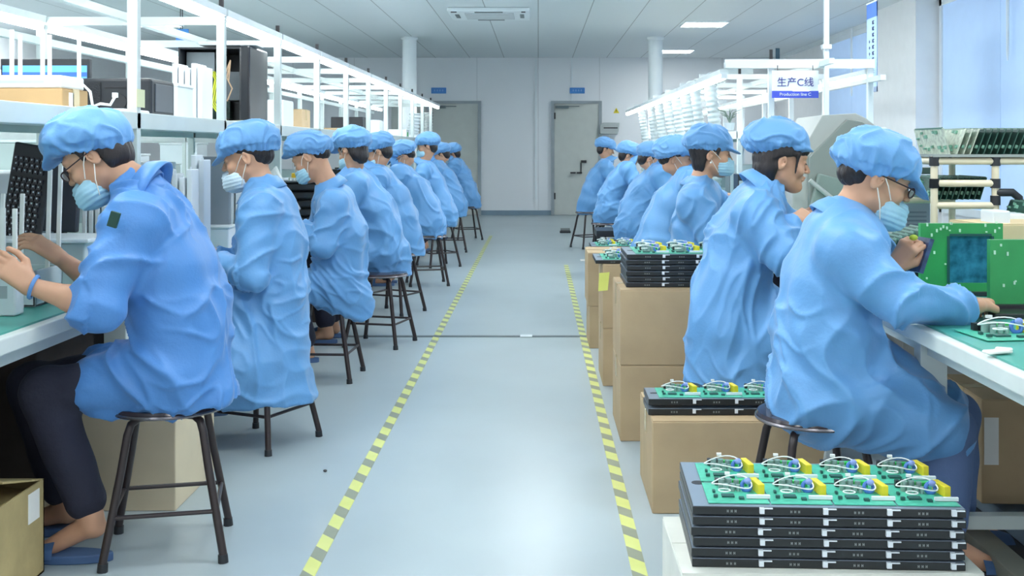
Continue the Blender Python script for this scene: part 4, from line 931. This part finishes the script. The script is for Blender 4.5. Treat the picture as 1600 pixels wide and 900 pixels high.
def person(px, s, X0, Yc, label, spine, neck, head, arms, legs, hem, res='near', coat=0, mask='full', hair='short',
           pose='', cap=None, glasses=False, short_sleeve=False, trousers=None, seed=1, wr=1.0, skirt=(), extra=None, hip=.105):
    """All joints are (pixel x, pixel y, n): n metres from the body's middle plane towards the aisle camera."""
    root = thing('person', label, 'person', (X0, Yc, 0), 0, None)
    def J(p, r=None):
        n = p[2] if len(p) > 2 else 0; Y = Yc-n
        return np.array([(p[0]-PX)*Y/FOC-X0, -n, EYE-(p[1]-PY)*Y/FOC])
    hb, hc = dict(near=(.0045, .0065), mid=(.006, .009), far=(.009, .013))[res]
    sc = Yc/FOC
    sp = [(J(p[:2]+(0,)), p[2]) for p in spine]
    NB = J(neck); H = J(head[:2]+(0,)); pitch, yaw = math.radians(head[2]), math.radians(head[3] if len(head) > 3 else 0)
    cp, sn = math.cos(pitch), math.sin(pitch); cy, sy_ = math.cos(yaw), math.sin(yaw)
    f = np.array([s*cp*cy, cp*sy_, -sn]); lat = np.array([-s*sy_, cy, 0.0])
    u = np.cross(f, lat); u = u if u[2] > 0 else -u
    R = np.stack([f, lat, u], 1)
    hp = lambda x, y, z: H+f*x+lat*y+u*z
    near = -1 if True else 1          # lateral sign of the side facing the aisle camera
    # ---- body: one continuous surface
    F = Field(hb)
    F.ell(hp(-.012, 0, .035), (.097, .077, .090), R)
    F.ell(hp(.030, 0, -.028), (.059, .057, .080), R, k=.03)
    F.cap(hp(.0, .045, -.055), hp(.060, .010, -.090), .018, .018, k=.03); F.cap(hp(.0, -.045, -.055), hp(.060, -.010, -.090), .018, .018, k=.03)
    F.ell(hp(.076, 0, .033), (.018, .05, .014), R, k=.02)
    F.cap(hp(.086, 0, .018), hp(.108, 0, -.022), .007, .0098, k=.010)
    F.ell(hp(.098, .012, -.026), (.009, .007, .006), R, k=.006); F.ell(hp(.098, -.012, -.026), (.009, .007, .006), R, k=.006)
    F.ell(hp(.093, 0, -.048), (.009, .020, .005), R, k=.008); F.ell(hp(.089, 0, -.059), (.009, .018, .006), R, k=.006)
    F.ell(hp(.075, 0, -.090), (.016, .018, .015), R, k=.018)
    for q in (-1, 1):
        F.ell(hp(.095, q*.033, .010), (.014, .019, .011), R, k=.010, sub=True)
        F.ell(hp(.078, q*.032, .010), (.012, .015, .010), R, k=.004)
        F.ell(hp(.062, q*.045, -.025), (.02, .02, .02), R, k=.02)
        er = R @ np.array(Euler((0, math.radians(12), math.radians(q*18))).to_matrix())
        F.ell(hp(-.018, q*.080, -.002), (.019, .007, .031), er, k=.006)
        F.ell(hp(-.013, q*.087, .002), (.009, .006, .016), er, k=.004, sub=True)
    F.cap(hp(-.035, 0, -.045), NB+np.array([0, 0, -.02]), .046, .055, k=.03)
    for (a, ra), (b, rb) in zip(sp[:-1], sp[1:]): F.cap(a, b, ra*.72, rb*.72, k=.05, flat=.75)
    F.cap(sp[-1][0], NB, .05, .048, k=.03)
    for arm in arms:
        sh, el, wri = [J(p) for p in arm['j']]
        F.cap(sp[-1][0], sh, .06, .045, k=.03); F.cap(sh, el, .046, .036, k=.02); F.cap(el, el+(wri-el)*.35, .037, .037, k=.015); F.cap(el+(wri-el)*.3, wri, .038, .0235, k=.02)
        if res != 'far' or arm.get('show'):
            hd = J(arm['h'])-wri if 'h' in arm else wri-el
            add_hand(F, wri, hd, arm.get('up', (0, 0, 1)), arm.get('curl', (.4, .5, .3)), thumb=arm.get('thumb', .7), spread=arm.get('spread', 0))
        else: F.cap(wri, wri+nz(wri-el)*.08, .028, .02, k=.02)
    P0 = sp[0][0]; T = Field(max(hb, .006)); foot = []
    for lg in legs:
        hj = P0+np.array([0, -lg[0][2]*.6 if len(lg[0]) > 2 else 0, 0]); kn, an = J(lg[0]), J(lg[1])
        F.cap(hj, kn, .07, .05, k=.03); F.cap(kn, an, .048, .034, k=.02)
        fd = np.array([s*1.0, 0, 0]); toe = an+fd*.14; toe[2] = max(.03, an[2]-.06)
        if an[2] < .16: toe[2] = .03
        F.cap(an, an+np.array([-s*.02, 0, -.045]), .034, .03, k=.02); F.cap(an+np.array([0, 0, -.04]), toe, .035, .024, k=.02)
        T.cap(hj, kn, .09, .075, k=.04); T.cap(kn, an+(kn-an)*.12, .075, .062, k=.03)
        foot.append((an, toe))
    V, Q = F.mesh(); npmesh('body', V, Q, M_skin, root)
    def wrk(amp, sc_=1.0, sd=0):
        segs = [(J(a['j'][0]), J(a['j'][1])) for a in arms]+[(J(a['j'][1]), J(a['j'][2])) for a in arms]
        def fn(V, N):
            o = np.array([sd*3.1, sd*1.7, sd*5.3])
            wv = np.stack([perlin(V*3.2*sc_+o), perlin(V*3.2*sc_+o+7), perlin(V*3.2*sc_+o+13)], 1)
            # torso folds run down and across the hang of the cloth
            q = V*np.array([9, 9, 3.2])*sc_+wv*1.5+o
            r1 = (1-np.abs(perlin(q))*2.2); r1 = np.clip(r1, 0, 1)**1.6
            th = .75*s; c_, s_ = math.cos(th), math.sin(th)
            q2 = np.stack([(V[:, 0]*c_+V[:, 2]*s_)*3.2, V[:, 1]*5, (-V[:, 0]*s_+V[:, 2]*c_)*10.5], 1)*sc_+wv*1.3+o+31
            r2 = np.clip(1-np.abs(perlin(q2))*2.2, 0, 1)**2.5
            big = perlin(V*4.5*sc_+o+50)
            low = np.clip((.95-V[:, 2])/.35, 0, 1)
            d = amp*(r1*(.35+.5*low)+r2*.8-.42)+amp*1.0*big
            cr = np.clip(1-np.abs(perlin(np.stack([V[:, 0]*5+V[:, 2]*3*s, V[:, 1]*5, V[:, 2]*7-V[:, 0]*4*s], 1)+wv*1.8+o+90))*4.5, 0, 1)**1.4
            d = d+cr*amp*.55*np.clip(perlin(V*2.6+o+3)*2+.6, 0, 1)
            best = np.full(len(V), 9.9); alt = np.zeros(len(V))
            for a, b in segs:
                ab = b-a; L = np.linalg.norm(ab); dn = ab/L; t = (V-a) @ dn; pr = V-a-np.clip(t, 0, L)[:, None]*dn; dist = np.linalg.norm(pr, axis=1)
                q3 = np.stack([t*9.5+(pr[:, 0]+pr[:, 2])*5, pr[:, 0]*5, (pr[:, 1]+pr[:, 2])*5], 1)+wv*1.3+o+70
                r3 = np.clip(1-np.abs(perlin(q3))*2.2, 0, 1)**2
                v3 = amp*(r3*.95-.35)+amp*.6*big
                m = dist < best; best = np.where(m, dist, best); alt = np.where(m, v3, alt)
            wgt = np.clip((.135-best)/.05, 0, 1)
            return d*(1-wgt)+alt*wgt
        return fn
    # ---- coat
    G = Field(hc)
    for (a, ra), (b, rb) in zip(sp[:-1], sp[1:]):
        G.cap(a+[0, -.055, 0], b+[0, -.055, 0], ra, rb, k=.05); G.cap(a+[0, .055, 0], b+[0, .055, 0], ra, rb, k=.05)
    G.cap(sp[-1][0], NB+[0, 0, -.02], sp[-1][1]*.85, .070, k=.05)
    for arm in arms:
        sh, el, wri = [J(p) for p in arm['j']]
        G.cap(sp[-1][0]*.5+sh*.5, sh, .085, .075, k=.05)
        g = arm.get('g', 1.0)
        if arm.get('short'):
            G.cap(sh, el, .083*g, .078*g, k=.04)
            dn = nz(wri-el); G.cap(el-dn*.02, el+dn*.07, .072*g, .07*g, k=.02, cut=[(el+dn*.045, dn)])
        else:
            dn = nz(wri-el)
            G.cap(sh, el, .082*g, .070*g, k=.04); G.cap(el, wri-dn*.02, .066*g, .047*g, k=.02, cut=[(wri-dn*.03, dn)])
    for (a, b, ra, rb) in skirt: G.cap(J(a), J(b), ra, rb, k=.05, cut=hem and [(J(h_[0]), nz(J(h_[1]+(0,))-J(h_[0]+(0,)) if False else np.array([h_[1][0]*s, 0, h_[1][1]]))) for h_ in hem])
    for lg in legs:
        hj = P0+np.array([0, -lg[0][2]*.7, 0]); kn = J(lg[0]); kk = hj+(kn-hj)*(lg[2] if len(lg) > 2 else .8)
        G.cap(hj, kk, hip+.005, hip-.015, k=.05, cut=[(J(h_[0]), nz([h_[1][0]*s, 0, h_[1][1]])) for h_ in hem])
    V, Q = G.mesh()
    co = npmesh('coat', V, Q, M_coat[coat], root, disp=wrk(.0165*wr, .62, seed))
    # collar: stand-up band folding outwards round the neck
    ax = nz(hp(-.035, 0, -.05)-NB); cdir = np.array([s*1.0, 0, 0]); cdir = nz(cdir-ax*cdir.dot(ax)); sd_ = np.cross(ax, cdir)
    mb = MB(); ncol = 28; vs = []
    for i in range(ncol+1):
        a = math.radians(28+304*i/ncol); fr = .5+.5*math.cos(a)
        dr = cdir*math.cos(a)+sd_*math.sin(a)
        for rr, hh in ((.064, -.03), (.066, .014-.010*fr), (.072, .020-.012*fr), (.092, -.006-.026*fr), (.104+.02*fr, -.030-.036*fr)):
            vs.append(NB+dr*rr+ax*hh)
    fs = [(i*5+j, i*5+j+1, (i+1)*5+j+1, (i+1)*5+j) for i in range(ncol) for j in range(4)]
    mb.add(vs, fs); mb.build('collar', M_coat[coat], co, smooth=True, solid=.004)
    # ---- cap with visor
    cc = dict(tilt=0, r=(.128, .108, .085), c=(-.022, 0, .078), brim=.06, bt=35, low=.0); cc.update(cap or {})
    tl = math.radians(cc['tilt']); Rc = R @ np.array(Matrix.Rotation(tl, 3, 'Y')); c0 = hp(*cc['c'])
    cq = lambda x, y, z: c0+Rc @ np.array([x, y, z])
    K = Field(.005 if res == 'near' else .007 if res == 'mid' else .01); rr = cc['r']
    K.ell(c0, rr, Rc, k=.01, cut=[(cq(0, 0, -.05), -Rc[:, 2])])
    K.ell(cq(-.045, 0, -.012-cc['low']), (rr[0]*.68, rr[1]*.95, rr[2]*.72), Rc, k=.04, cut=[(cq(0, 0, -.055-cc['low']), -Rc[:, 2])])
    K.ell(cq(.052, 0, -.016), (.082, rr[1]*.88, .044), Rc @ np.array(Matrix.Rotation(math.radians(16), 3, 'Y')), k=.045, cut=[(cq(0, 0, -.05), -Rc[:, 2])])
    bt = math.radians(cc['bt']); Rb = Rc @ np.array(Matrix.Rotation(bt, 3, 'Y'))
    K.ell(cq(.085+cc['brim']*.35, 0, -.036-cc['brim']*.35*math.sin(bt)), (.038+cc['brim']*.8, .080, .009 if res != 'far' else .013), Rb, k=.018)
    V, Q = K.mesh()
    def cw(V, N):
        P = (V-c0) @ Rc; o = seed*2.3
        ang = np.arctan2(P[:, 1], P[:, 0]); wv = perlin(V*9+o)
        edge = np.clip((.0-P[:, 2])/.04, 0, 1)*(P[:, 0] < .07)
        q = np.stack([P[:, 0]*6+wv, P[:, 1]*6+wv, P[:, 2]*14+o+wv*1.1], 1)
        r = np.clip(1-np.abs(perlin(q))*2.3, 0, 1)**1.8
        gth = np.sin(ang*26+wv*4)*.0022*edge
        top = (P[:, 0] < .10)
        return (r*.011-.005)*wr*np.where(top, 1, .15)+perlin(V*8+o+9)*.007*wr*top+gth-.003*edge*(P[:, 2] < -.03)
    npmesh('cap', V, Q, M_cap, root, disp=cw)
    # ---- hair under the cap
    Hh = Field(.005 if res == 'near' else .008)
    face = [(hp(.040, 0, 0), nz(f*.9+u*.15)), (hp(0, 0, -.055), -u)]
    if hair == 'short':
        Hh.ell(hp(-.018, 0, .030), (.100, .083, .092), R, cut=[(hp(.045, 0, .03), nz(f)), (hp(-.02, 0, .012), nz(f*.45-u*.9))])
        Hh.ell(hp(-.052, 0, -.008), (.062, .074, .072), R, k=.01, cut=[(hp(-.030, 0, 0), nz(f*.9-u*.1))])
        Hh.cap(hp(.012, .074, .03), hp(.010, .076, .005), .009, .006, k=.01); Hh.cap(hp(.012, -.074, .03), hp(.010, -.076, .005), .009, .006, k=.01)
    elif hair == 'bun':
        Hh.ell(hp(-.018, 0, .030), (.101, .084, .093), R, cut=[(hp(.050, 0, .03), nz(f)), (hp(-.02, 0, .018), nz(f*.30-u*.95))])
        Hh.ell(hp(-.062, 0, .012), (.052, .068, .060), R, k=.015, cut=[(hp(-.034, 0, 0), nz(f*.95-u*.1))])
        Hh.ell(hp(-.085, 0, -.012), (.03, .035, .03), R, k=.015)
    elif hair == 'bob':
        Hh.ell(hp(-.018, 0, .030), (.102, .085, .093), R, cut=[(hp(.052, 0, .03), nz(f)), (hp(-.01, 0, .012), nz(f*.35-u*.93))])
        Hh.ell(hp(-.046, 0, -.026), (.054, .076, .088), R, k=.02, cut=[(hp(-.026, 0, 0), nz(f*.95-u*.18))])
        Hh.cap(hp(.03, .072, .035), hp(.022, .076, .0), .012, .006, k=.01); Hh.cap(hp(.03, -.072, .035), hp(.022, -.076, .0), .012, .006, k=.01)
    elif hair == 'bangs':
        Hh.ell(hp(-.016, 0, .033), (.106, .089, .097), R, cut=[(hp(.0, 0, .024), nz(f*.20-u*.98))])
        Hh.ell(hp(-.050, 0, -.020), (.066, .084, .085), R, k=.02, cut=[(hp(-.026, 0, 0), nz(f*.97-u*.12))])
        Hh.ell(hp(.068, 0, .056), (.033, .058, .026), R, k=.012)
        for q in (-1, 1): Hh.cap(hp(.045, q*.074, .04), hp(.042, q*.072, -.035), .010, .004, k=.012)
    V, Q = Hh.mesh()
    npmesh('hair', V, Q, M_hair, root, disp=lambda V, N: perlin(np.stack([(V-H) @ f*26, (V-H) @ lat*60, (V-H) @ u*12], 1))*.0035)
    if res == 'near':
        for q in (-1, 1):
            eb = MB().tube([hp(.088, q*.018, .034), hp(.084, q*.034, .039), hp(.070, q*.050, .033)], [.002, .003, .0015], 6).build('eyebrow', M_hair, root, smooth=True)
            ey = MB().tube([hp(.0905, q*.022, .006), hp(.0915, q*.032, .0045), hp(.084, q*.045, .008)], [.0012, .0022, .0015], 6).build('eyelashes', M_hair, root, smooth=True)
    # ---- mask and ear loops
    if mask:
        K = Field(.004 if res == 'near' else .006); dz = -.0 if mask == 'full' else -.022
        K.ell(hp(.060, 0, -.052+dz), (.060, .066, .060), R, cut=[(hp(.020, 0, -.05), -f), (hp(0, 0, -.008+dz), nz(u*.9+f*.25)), (hp(0, 0, -.112+dz), -u)], k=.01)
        K.cap(hp(.092, 0, -.022+dz), hp(.108, 0, -.032+dz), .016, .016, k=.02)
        K.cap(hp(.098, .014, -.075+dz), hp(.098, -.014, -.075+dz), .026, k=.02)
        V, Q = K.mesh()
        mk = npmesh('face_mask', V, Q, M_mask2 if mask == 'white' or seed % 3 == 0 else M_mask, root,
                    disp=lambda V, N: np.sin(((V-H) @ u)*420)*.0012+perlin(V*40)*.0012)
        if res != 'far':
            for q in (-1, 1):
                e = hp(-.020, q*.086, .0)
                for a, b in ((hp(.045, q*.060, -.022+dz), hp(-.012, q*.084, .026)), (hp(.035, q*.058, -.088+dz), hp(-.012, q*.083, -.024))):
                    mid = (a+b)/2+lat*q*.012
                    MB().tube([a, mid, b], .0018, 6).build('ear_loop', M_strap, mk, smooth=True)
    if glasses:
        g = MB()
        for q in (-1, 1):
            ring = [hp(.108+.0*i, q*.032+.021*math.cos(a), -.004+.014*math.sin(a)) for i in range(1) for a in [0]]
            ring = [hp(.104, q*.034+.023*math.cos(2*PI*i/16), -.002+.015*math.sin(2*PI*i/16)) for i in range(16)]
            g.tube(ring, .0022, 6, closed=True)
            g.tube([hp(.104, q*.057, .004), hp(.09, q*.074, .006), hp(-.02, q*.088, .014)], .0022, 6)
        g.tube([hp(.104, -.011, 0), hp(.108, 0, .003), hp(.104, .011, 0)], .002, 6)
        gl = g.build('glasses', M_glass, root, smooth=True)
        for q in (-1, 1):
            MB().cyl(hp(.103, q*.034, -.002), hp(.1045, q*.034, -.002), .015, n=16).build('lens', M_lens, gl)
    V, Q = T.mesh(); npmesh('trousers', V, Q, trousers or M_navy, root, disp=lambda V, N: perlin(V*9+seed)*.008)
    for an, toe in foot:
        m_ = MB(); z0 = min(toe[2], an[2])-.03; d_ = nz([toe[0]-an[0], toe[1]-an[1], 0]); l_ = np.cross([0, 0, 1], d_)
        n_ = 18; lo = []; hi = []
        for i in range(n_):
            a = 2*PI*i/n_; x = math.cos(a)*.128; y = math.sin(a)*(.044+.008*math.cos(a))
            p = an+d_*(.055+x)+l_*y; lo.append((p[0], p[1], z0)); hi.append((p[0], p[1], z0+.026))
        m_.add(lo+hi, [tuple(range(n_))[::-1], tuple(range(n_, 2*n_))]+[(i, (i+1) % n_, n_+(i+1) % n_, n_+i) for i in range(n_)])
        # vamp across the toes
        va = []
        for i in range(7):
            a = PI*i/6
            for x_ in (.095, .165): c_ = an+d_*x_; va.append((c_[0]+l_[0]*math.cos(a)*.05, c_[1]+l_[1]*math.cos(a)*.05, z0+.018+math.sin(a)*(.055 if x_ < .1 else .03)))
        m_.add(va, [(2*i, 2*i+1, 2*i+3, 2*i+2) for i in range(6)])
        m_.build('slipper', M_slip, root, smooth=True, bevel=.004)
    if extra: extra(root, J, hp)
    return root

def seated(px, s, X0, Yc, label, lean=.16, hx=.30, hz=1.17, pitch=25, yaw=0, seat=.47, res='mid', seed=1, reach=.42, hairs='short', coat=0, mask='full', cap=None, wr=.9, back=0., glasses=False, elb=.93):
    """A generic bench worker described in metres (forward, up) and turned into the pixel joints used above."""
    def P(fw, z, n=0):
        Y = Yc-n; return (PX+(X0+s*fw)*FOC/Y, PY-(z-EYE)*FOC/Y, n)
    q = lambda fw, z, r: P(fw, z)[:2]+(r,)
    return person(px, s, X0, Yc, label,
        spine=[q(-.02, seat+.12, .125), q(0, seat+.25, .120), q(lean*.45, seat+.40, .122), q(lean, seat+.53, .105)],
        neck=P(lean+.05, seat+.645), head=P(hx, hz)[:2]+(pitch, yaw),
        arms=[dict(j=[P(lean+.02, seat+.55, .17), P(lean+.12, elb-.12, .24), P(reach, elb, .12)], up=(0, 0, 1), h=P(reach+.08, elb+.0, .09)),
              dict(j=[P(lean+.02, seat+.55, -.17), P(lean+.12, elb-.12, -.24), P(reach, elb, -.12)], up=(0, 0, 1), h=P(reach+.08, elb, -.09))],
        legs=[(P(.40, seat+.08, .12), P(.34, .10, .11)), (P(.40, seat+.08, -.12), P(.34, .10, -.11))],
        hem=[(P(0, seat-.04), (0, -1))], skirt=[(P(-.04, seat+.08), P(-.03, seat-.02, .0), .15, .16)],
        res=res, seed=seed, hair=hairs, coat=coat, mask=mask, cap=cap, wr=wr, glasses=glasses)

PEOPLE = []
def build_people():
    # ------------------ left row, faces the left bench (-X)
    def p1x(root, J, hp):
        wri = J((47, 447, .30)); d = nz(wri-J((150, 478, .27))); a = np.cross(d, [0, 0, 1]); a = nz(a); b = np.cross(d, a)
        MB().tube([wri-d*.01+(a*math.cos(t)+b*math.sin(t))*.0315 for t in np.linspace(0, 2*PI, 20)[:-1]], .006, 6, closed=True).build('wrist_strap', mat('wrist_strap_blue', (92, 140, 200)), root, smooth=True)
        bd = MB(); c = J((178, 343, .30)); bd.box(*c, .028, .012, .045, Matrix.Rotation(.3, 3, 'Y')); bd.build('sleeve_patch', mat('patch_dark_green', (24, 66, 58)), root, bevel=.002)
    person(None, -1, -1.10, 3.50, 'man in glasses, mask and blue cap, sleeves rolled up, nearest in the left row',
        spine=[(281, 572, .128), (284, 505, .125), (263, 425, .130), (236, 348, .108)], neck=(222, 288), head=(152, 248, 33),
        arms=[dict(j=[(212, 350, .17), (150, 478, .27), (47, 447, .30)], h=(2, 412, .33), up=(.3, -.8, .5), curl=(.35, .45, .3), short=1, g=1.0, thumb=.3),
              dict(j=[(222, 350, -.17), (165, 455, -.20), (92, 402, -.10)], h=(58, 380, -.08), up=(0, -.5, .9), curl=(.45, .35, .25), short=1, thumb=.8)],
        legs=[((72, 615, .10), (140, 800, .10), .55), ((52, 605, -.14), (100, 780, -.14), .5)], hem=[((200, 640), (-.10, -1))],
        skirt=[((285, 590), (300, 625), .145, .15), ((250, 585), (150, 590), .11, .07)], coat=1, glasses=True, hair='short', mask='low',
        cap=dict(tilt=-24, r=(.132, .115, .084), c=(-.012, 0, .084), brim=.035, bt=50), trousers=M_navy, seed=2, extra=p1x, wr=1.1)
    person(None, -1, -1.12, 4.83, 'person in white mask, second in the left row, coat hanging far below the stool',
        spine=[(425, 500, .122), (428, 450, .120), (425, 385, .124), (416, 325, .102)], neck=(408, 287), head=(386, 248, 14),
        arms=[dict(j=[(405, 330, .17), (392, 430, .24), (338, 405, .14)], h=(312, 398, .12), up=(0, 0, 1)),
              dict(j=[(405, 325, -.17), (380, 420, -.20), (325, 392, -.10)], h=(300, 388, -.1), up=(0, 0, 1))],
        legs=[((320, 500, .12), (330, 615, .12), .8), ((320, 495, -.12), (330, 608, -.12), .8)], hem=[((400, 612), (.06, -1))],
        skirt=[((424, 490, .05), (422, 650, .07), .14, .205), ((424, 500, -.06), (422, 640, -.06), .13, .17), ((392, 490, .05), (388, 650, .07), .14, .195), ((350, 500), (372, 650, .04), .12, .16), ((375, 490, .10), (378, 570, .14), .12, .18)], hair='bun', mask='white',
        cap=dict(tilt=-4, r=(.130, .108, .086), brim=.05, bt=32), seed=5, res='near')
    person(None, -1, -1.12, 6.14, 'person third in the left row, looking down at a white case in the hand',
        spine=[(530, 445, .118), (533, 412, .118), (535, 365, .122), (524, 318, .100)], neck=(512, 285), head=(486, 248, 30, 14),
        arms=[dict(j=[(520, 322, .17), (505, 382, .23), (462, 350, .13)], h=(446, 325, .10), up=(.4, -.5, .6), curl=(.6, .6, .4)),
              dict(j=[(515, 318, -.17), (490, 375, -.18), (452, 345, -.08)], h=(432, 328, -.06), up=(0, 0, 1))],
        legs=[((455, 452, .12), (478, 540, .08), .85), ((455, 448, -.12), (470, 530, -.12), .85)], hem=[((548, 486), (.42, -1))],
        skirt=[((535, 450), (540, 470), .13, .14), ((500, 455), (540, 465), .12, .12)], hair='bun', mask='full',
        cap=dict(tilt=-26, r=(.128, .108, .078), brim=.03, bt=30), seed=8, res='near', coat=0)
    seated(None, -1, -1.02, 7.30, 'person fourth in the left row, seen from behind with head turned to the bench', lean=.13, hx=.19, hz=1.235, pitch=22, yaw=38, seed=11, hairs='bob', cap=dict(tilt=-20, r=(.125, .115, .088)), wr=1.0)
    seated(None, -1, -1.06, 8.60, 'person fifth in the left row, cap and shoulder showing behind the fourth worker', lean=.14, hx=.17, hz=1.215, pitch=25, seed=13, cap=dict(tilt=-12))
    seated(None, -1, -1.04, 10.30, 'masked person with glasses, sixth in the left row, bending over the work', lean=.20, hx=.20, hz=1.165, pitch=28, seed=15, hairs='bun', glasses=True, cap=dict(tilt=-8, brim=.06))
    seated(None, -1, -1.06, 11.90, 'seventh person in the left row, head higher than the two beyond', lean=.12, hx=.12, hz=1.265, pitch=12, res='far', seed=17, cap=dict(tilt=-12))
    seated(None, -1, -1.05, 13.60, 'eighth person in the left row, white strap across the nape under the cap', lean=.16, hx=.13, hz=1.165, pitch=28, res='far', seed=19, cap=dict(tilt=-12))
    seated(None, -1, -.98, 15.40, 'ninth person in the left row, farthest, beside the grey door', lean=.14, hx=.20, hz=1.165, pitch=25, res='far', seed=21, cap=dict(tilt=-12))
    # ------------------ right row, faces the right bench (+X)
    person(None, 1, .778, 3.37, 'person in blue mask and glasses reaching over the right bench, nearest in that row',
        spine=[(1276, 610, .125), (1288, 525, .125), (1300, 445, .125), (1318, 378, .104)], neck=(1322, 335), head=(1368, 282, 20),
        arms=[dict(j=[(1325, 395, .17), (1408, 470, .26), (1525, 478, .14)], h=(1545, 462, -.05), up=(0, 0, 1), curl=(.5, .5, .4), g=1.05),
              dict(j=[(1345, 380, -.17), (1400, 452, -.16), (1395, 420, -.08)], h=(1420, 385, -.06), up=(-.5, -.6, .3), curl=(.7, .7, .5), thumb=.9)],
        legs=[((1478, 672, .12), (1480, 830, .12), .96), ((1490, 650, -.12), (1495, 800, -.12), .93)], hem=[((1330, 712), (.0, -1))],
        skirt=[((1285, 600), (1275, 625), .13, .13), ((1320, 560), (1400, 625), .13, .13)], hair='bun', mask='low', glasses=True, trousers=M_jean,
        cap=dict(tilt=-10, r=(.122, .108, .082), c=(-.022, 0, .072), brim=.062, bt=42), seed=4, wr=1.15)
    person(None, 1, .80, 4.50, 'person with black fringe and no mask, second in the right row, long hanging coat',
        spine=[(1135, 510, .125), (1146, 440, .125), (1160, 380, .122), (1182, 322, .098)], neck=(1195, 286), head=(1222, 254, 8),
        arms=[dict(j=[(1180, 335, .17), (1222, 398, .24), (1240, 345, .10)], h=(1266, 332, .04), up=(-.2, -.8, .6), curl=(.8, .8, .5), g=1.1),
              dict(j=[(1200, 330, -.17), (1225, 372, -.20), (1250, 338, -.08)], h=(1275, 325, -.04), up=(0, 0, 1))],
        legs=[((1270, 520, .12), (1270, 640, .12), .75), ((1270, 515, -.12), (1270, 630, -.12), .75)], hem=[((1140, 600), (-.18, -1))],
        skirt=[((1140, 480, .05), (1132, 640, .06), .13, .185), ((1140, 480, -.05), (1128, 640, -.05), .12, .17), ((1170, 500, .05), (1172, 650, .06), .13, .19), ((1200, 500), (1205, 650, .03), .13, .16)], hair='bangs', mask=None,
        cap=dict(tilt=-4, r=(.124, .104, .078), c=(-.040, 0, .100), brim=.030, bt=12, low=.012), seed=6)
    def r3x(root, J, hp):
        MB().ell(hp(-.012, -.090, -.040), (.005, .005, .005)).build('earring', M_pearl, root, smooth=True)
    person(None, 1, .84, 5.90, 'woman with a pearl earring and square blue mask, third in the right row',
        spine=[(1085, 435, .120), (1085, 400, .120), (1085, 355, .120), (1091, 312, .098)], neck=(1094, 285), head=(1111, 242, 4),
        arms=[dict(j=[(1085, 320, .17), (1118, 375, .24), (1160, 345, .12)], h=(1180, 335, .1), up=(0, 0, 1)),
              dict(j=[(1105, 305, -.17), (1140, 330, -.22), (1175, 295, -.12)], h=(1190, 285, -.1), up=(0, 0, 1))],
        legs=[((1200, 450, .12), (1195, 560, .12), .8), ((1200, 450, -.12), (1195, 560, -.12), .8)], hem=[((1085, 470), (0, -1))],
        skirt=[((1085, 430), (1080, 480), .14, .15)], hair='bob', mask='full', res='near', extra=r3x,
        cap=dict(tilt=-2, r=(.122, .106, .084), c=(-.026, 0, .082), brim=.055, bt=22), seed=7)
    seated(None, 1, .83, 7.60, 'masked person fourth in the right row, mostly hidden behind the woman with the earring', lean=.17, hx=.10, hz=1.17, pitch=10, seed=23, cap=dict(tilt=-14, r=(.135, .118, .095)), wr=1.0, hairs='bun')
    seated(None, 1, .85, 9.80, 'masked person fifth in the right row, head bowed with a bare nape', lean=.18, hx=.13, hz=1.15, pitch=25, res='mid', seed=25, cap=dict(tilt=-16), hairs='short')
    seated(None, 1, .78, 12.0, 'unmasked man sixth in the right row bending forward over the bench', lean=.16, hx=.19, hz=1.165, pitch=22, res='far', seed=27, mask=None, cap=dict(tilt=-10))
    seated(None, 1, .68, 14.1, 'unmasked man at the far end of the right row in front of the grey door', lean=.15, hx=.17, hz=1.235, pitch=14, res='far', seed=29, mask=None, cap=dict(tilt=-8))
build_people()
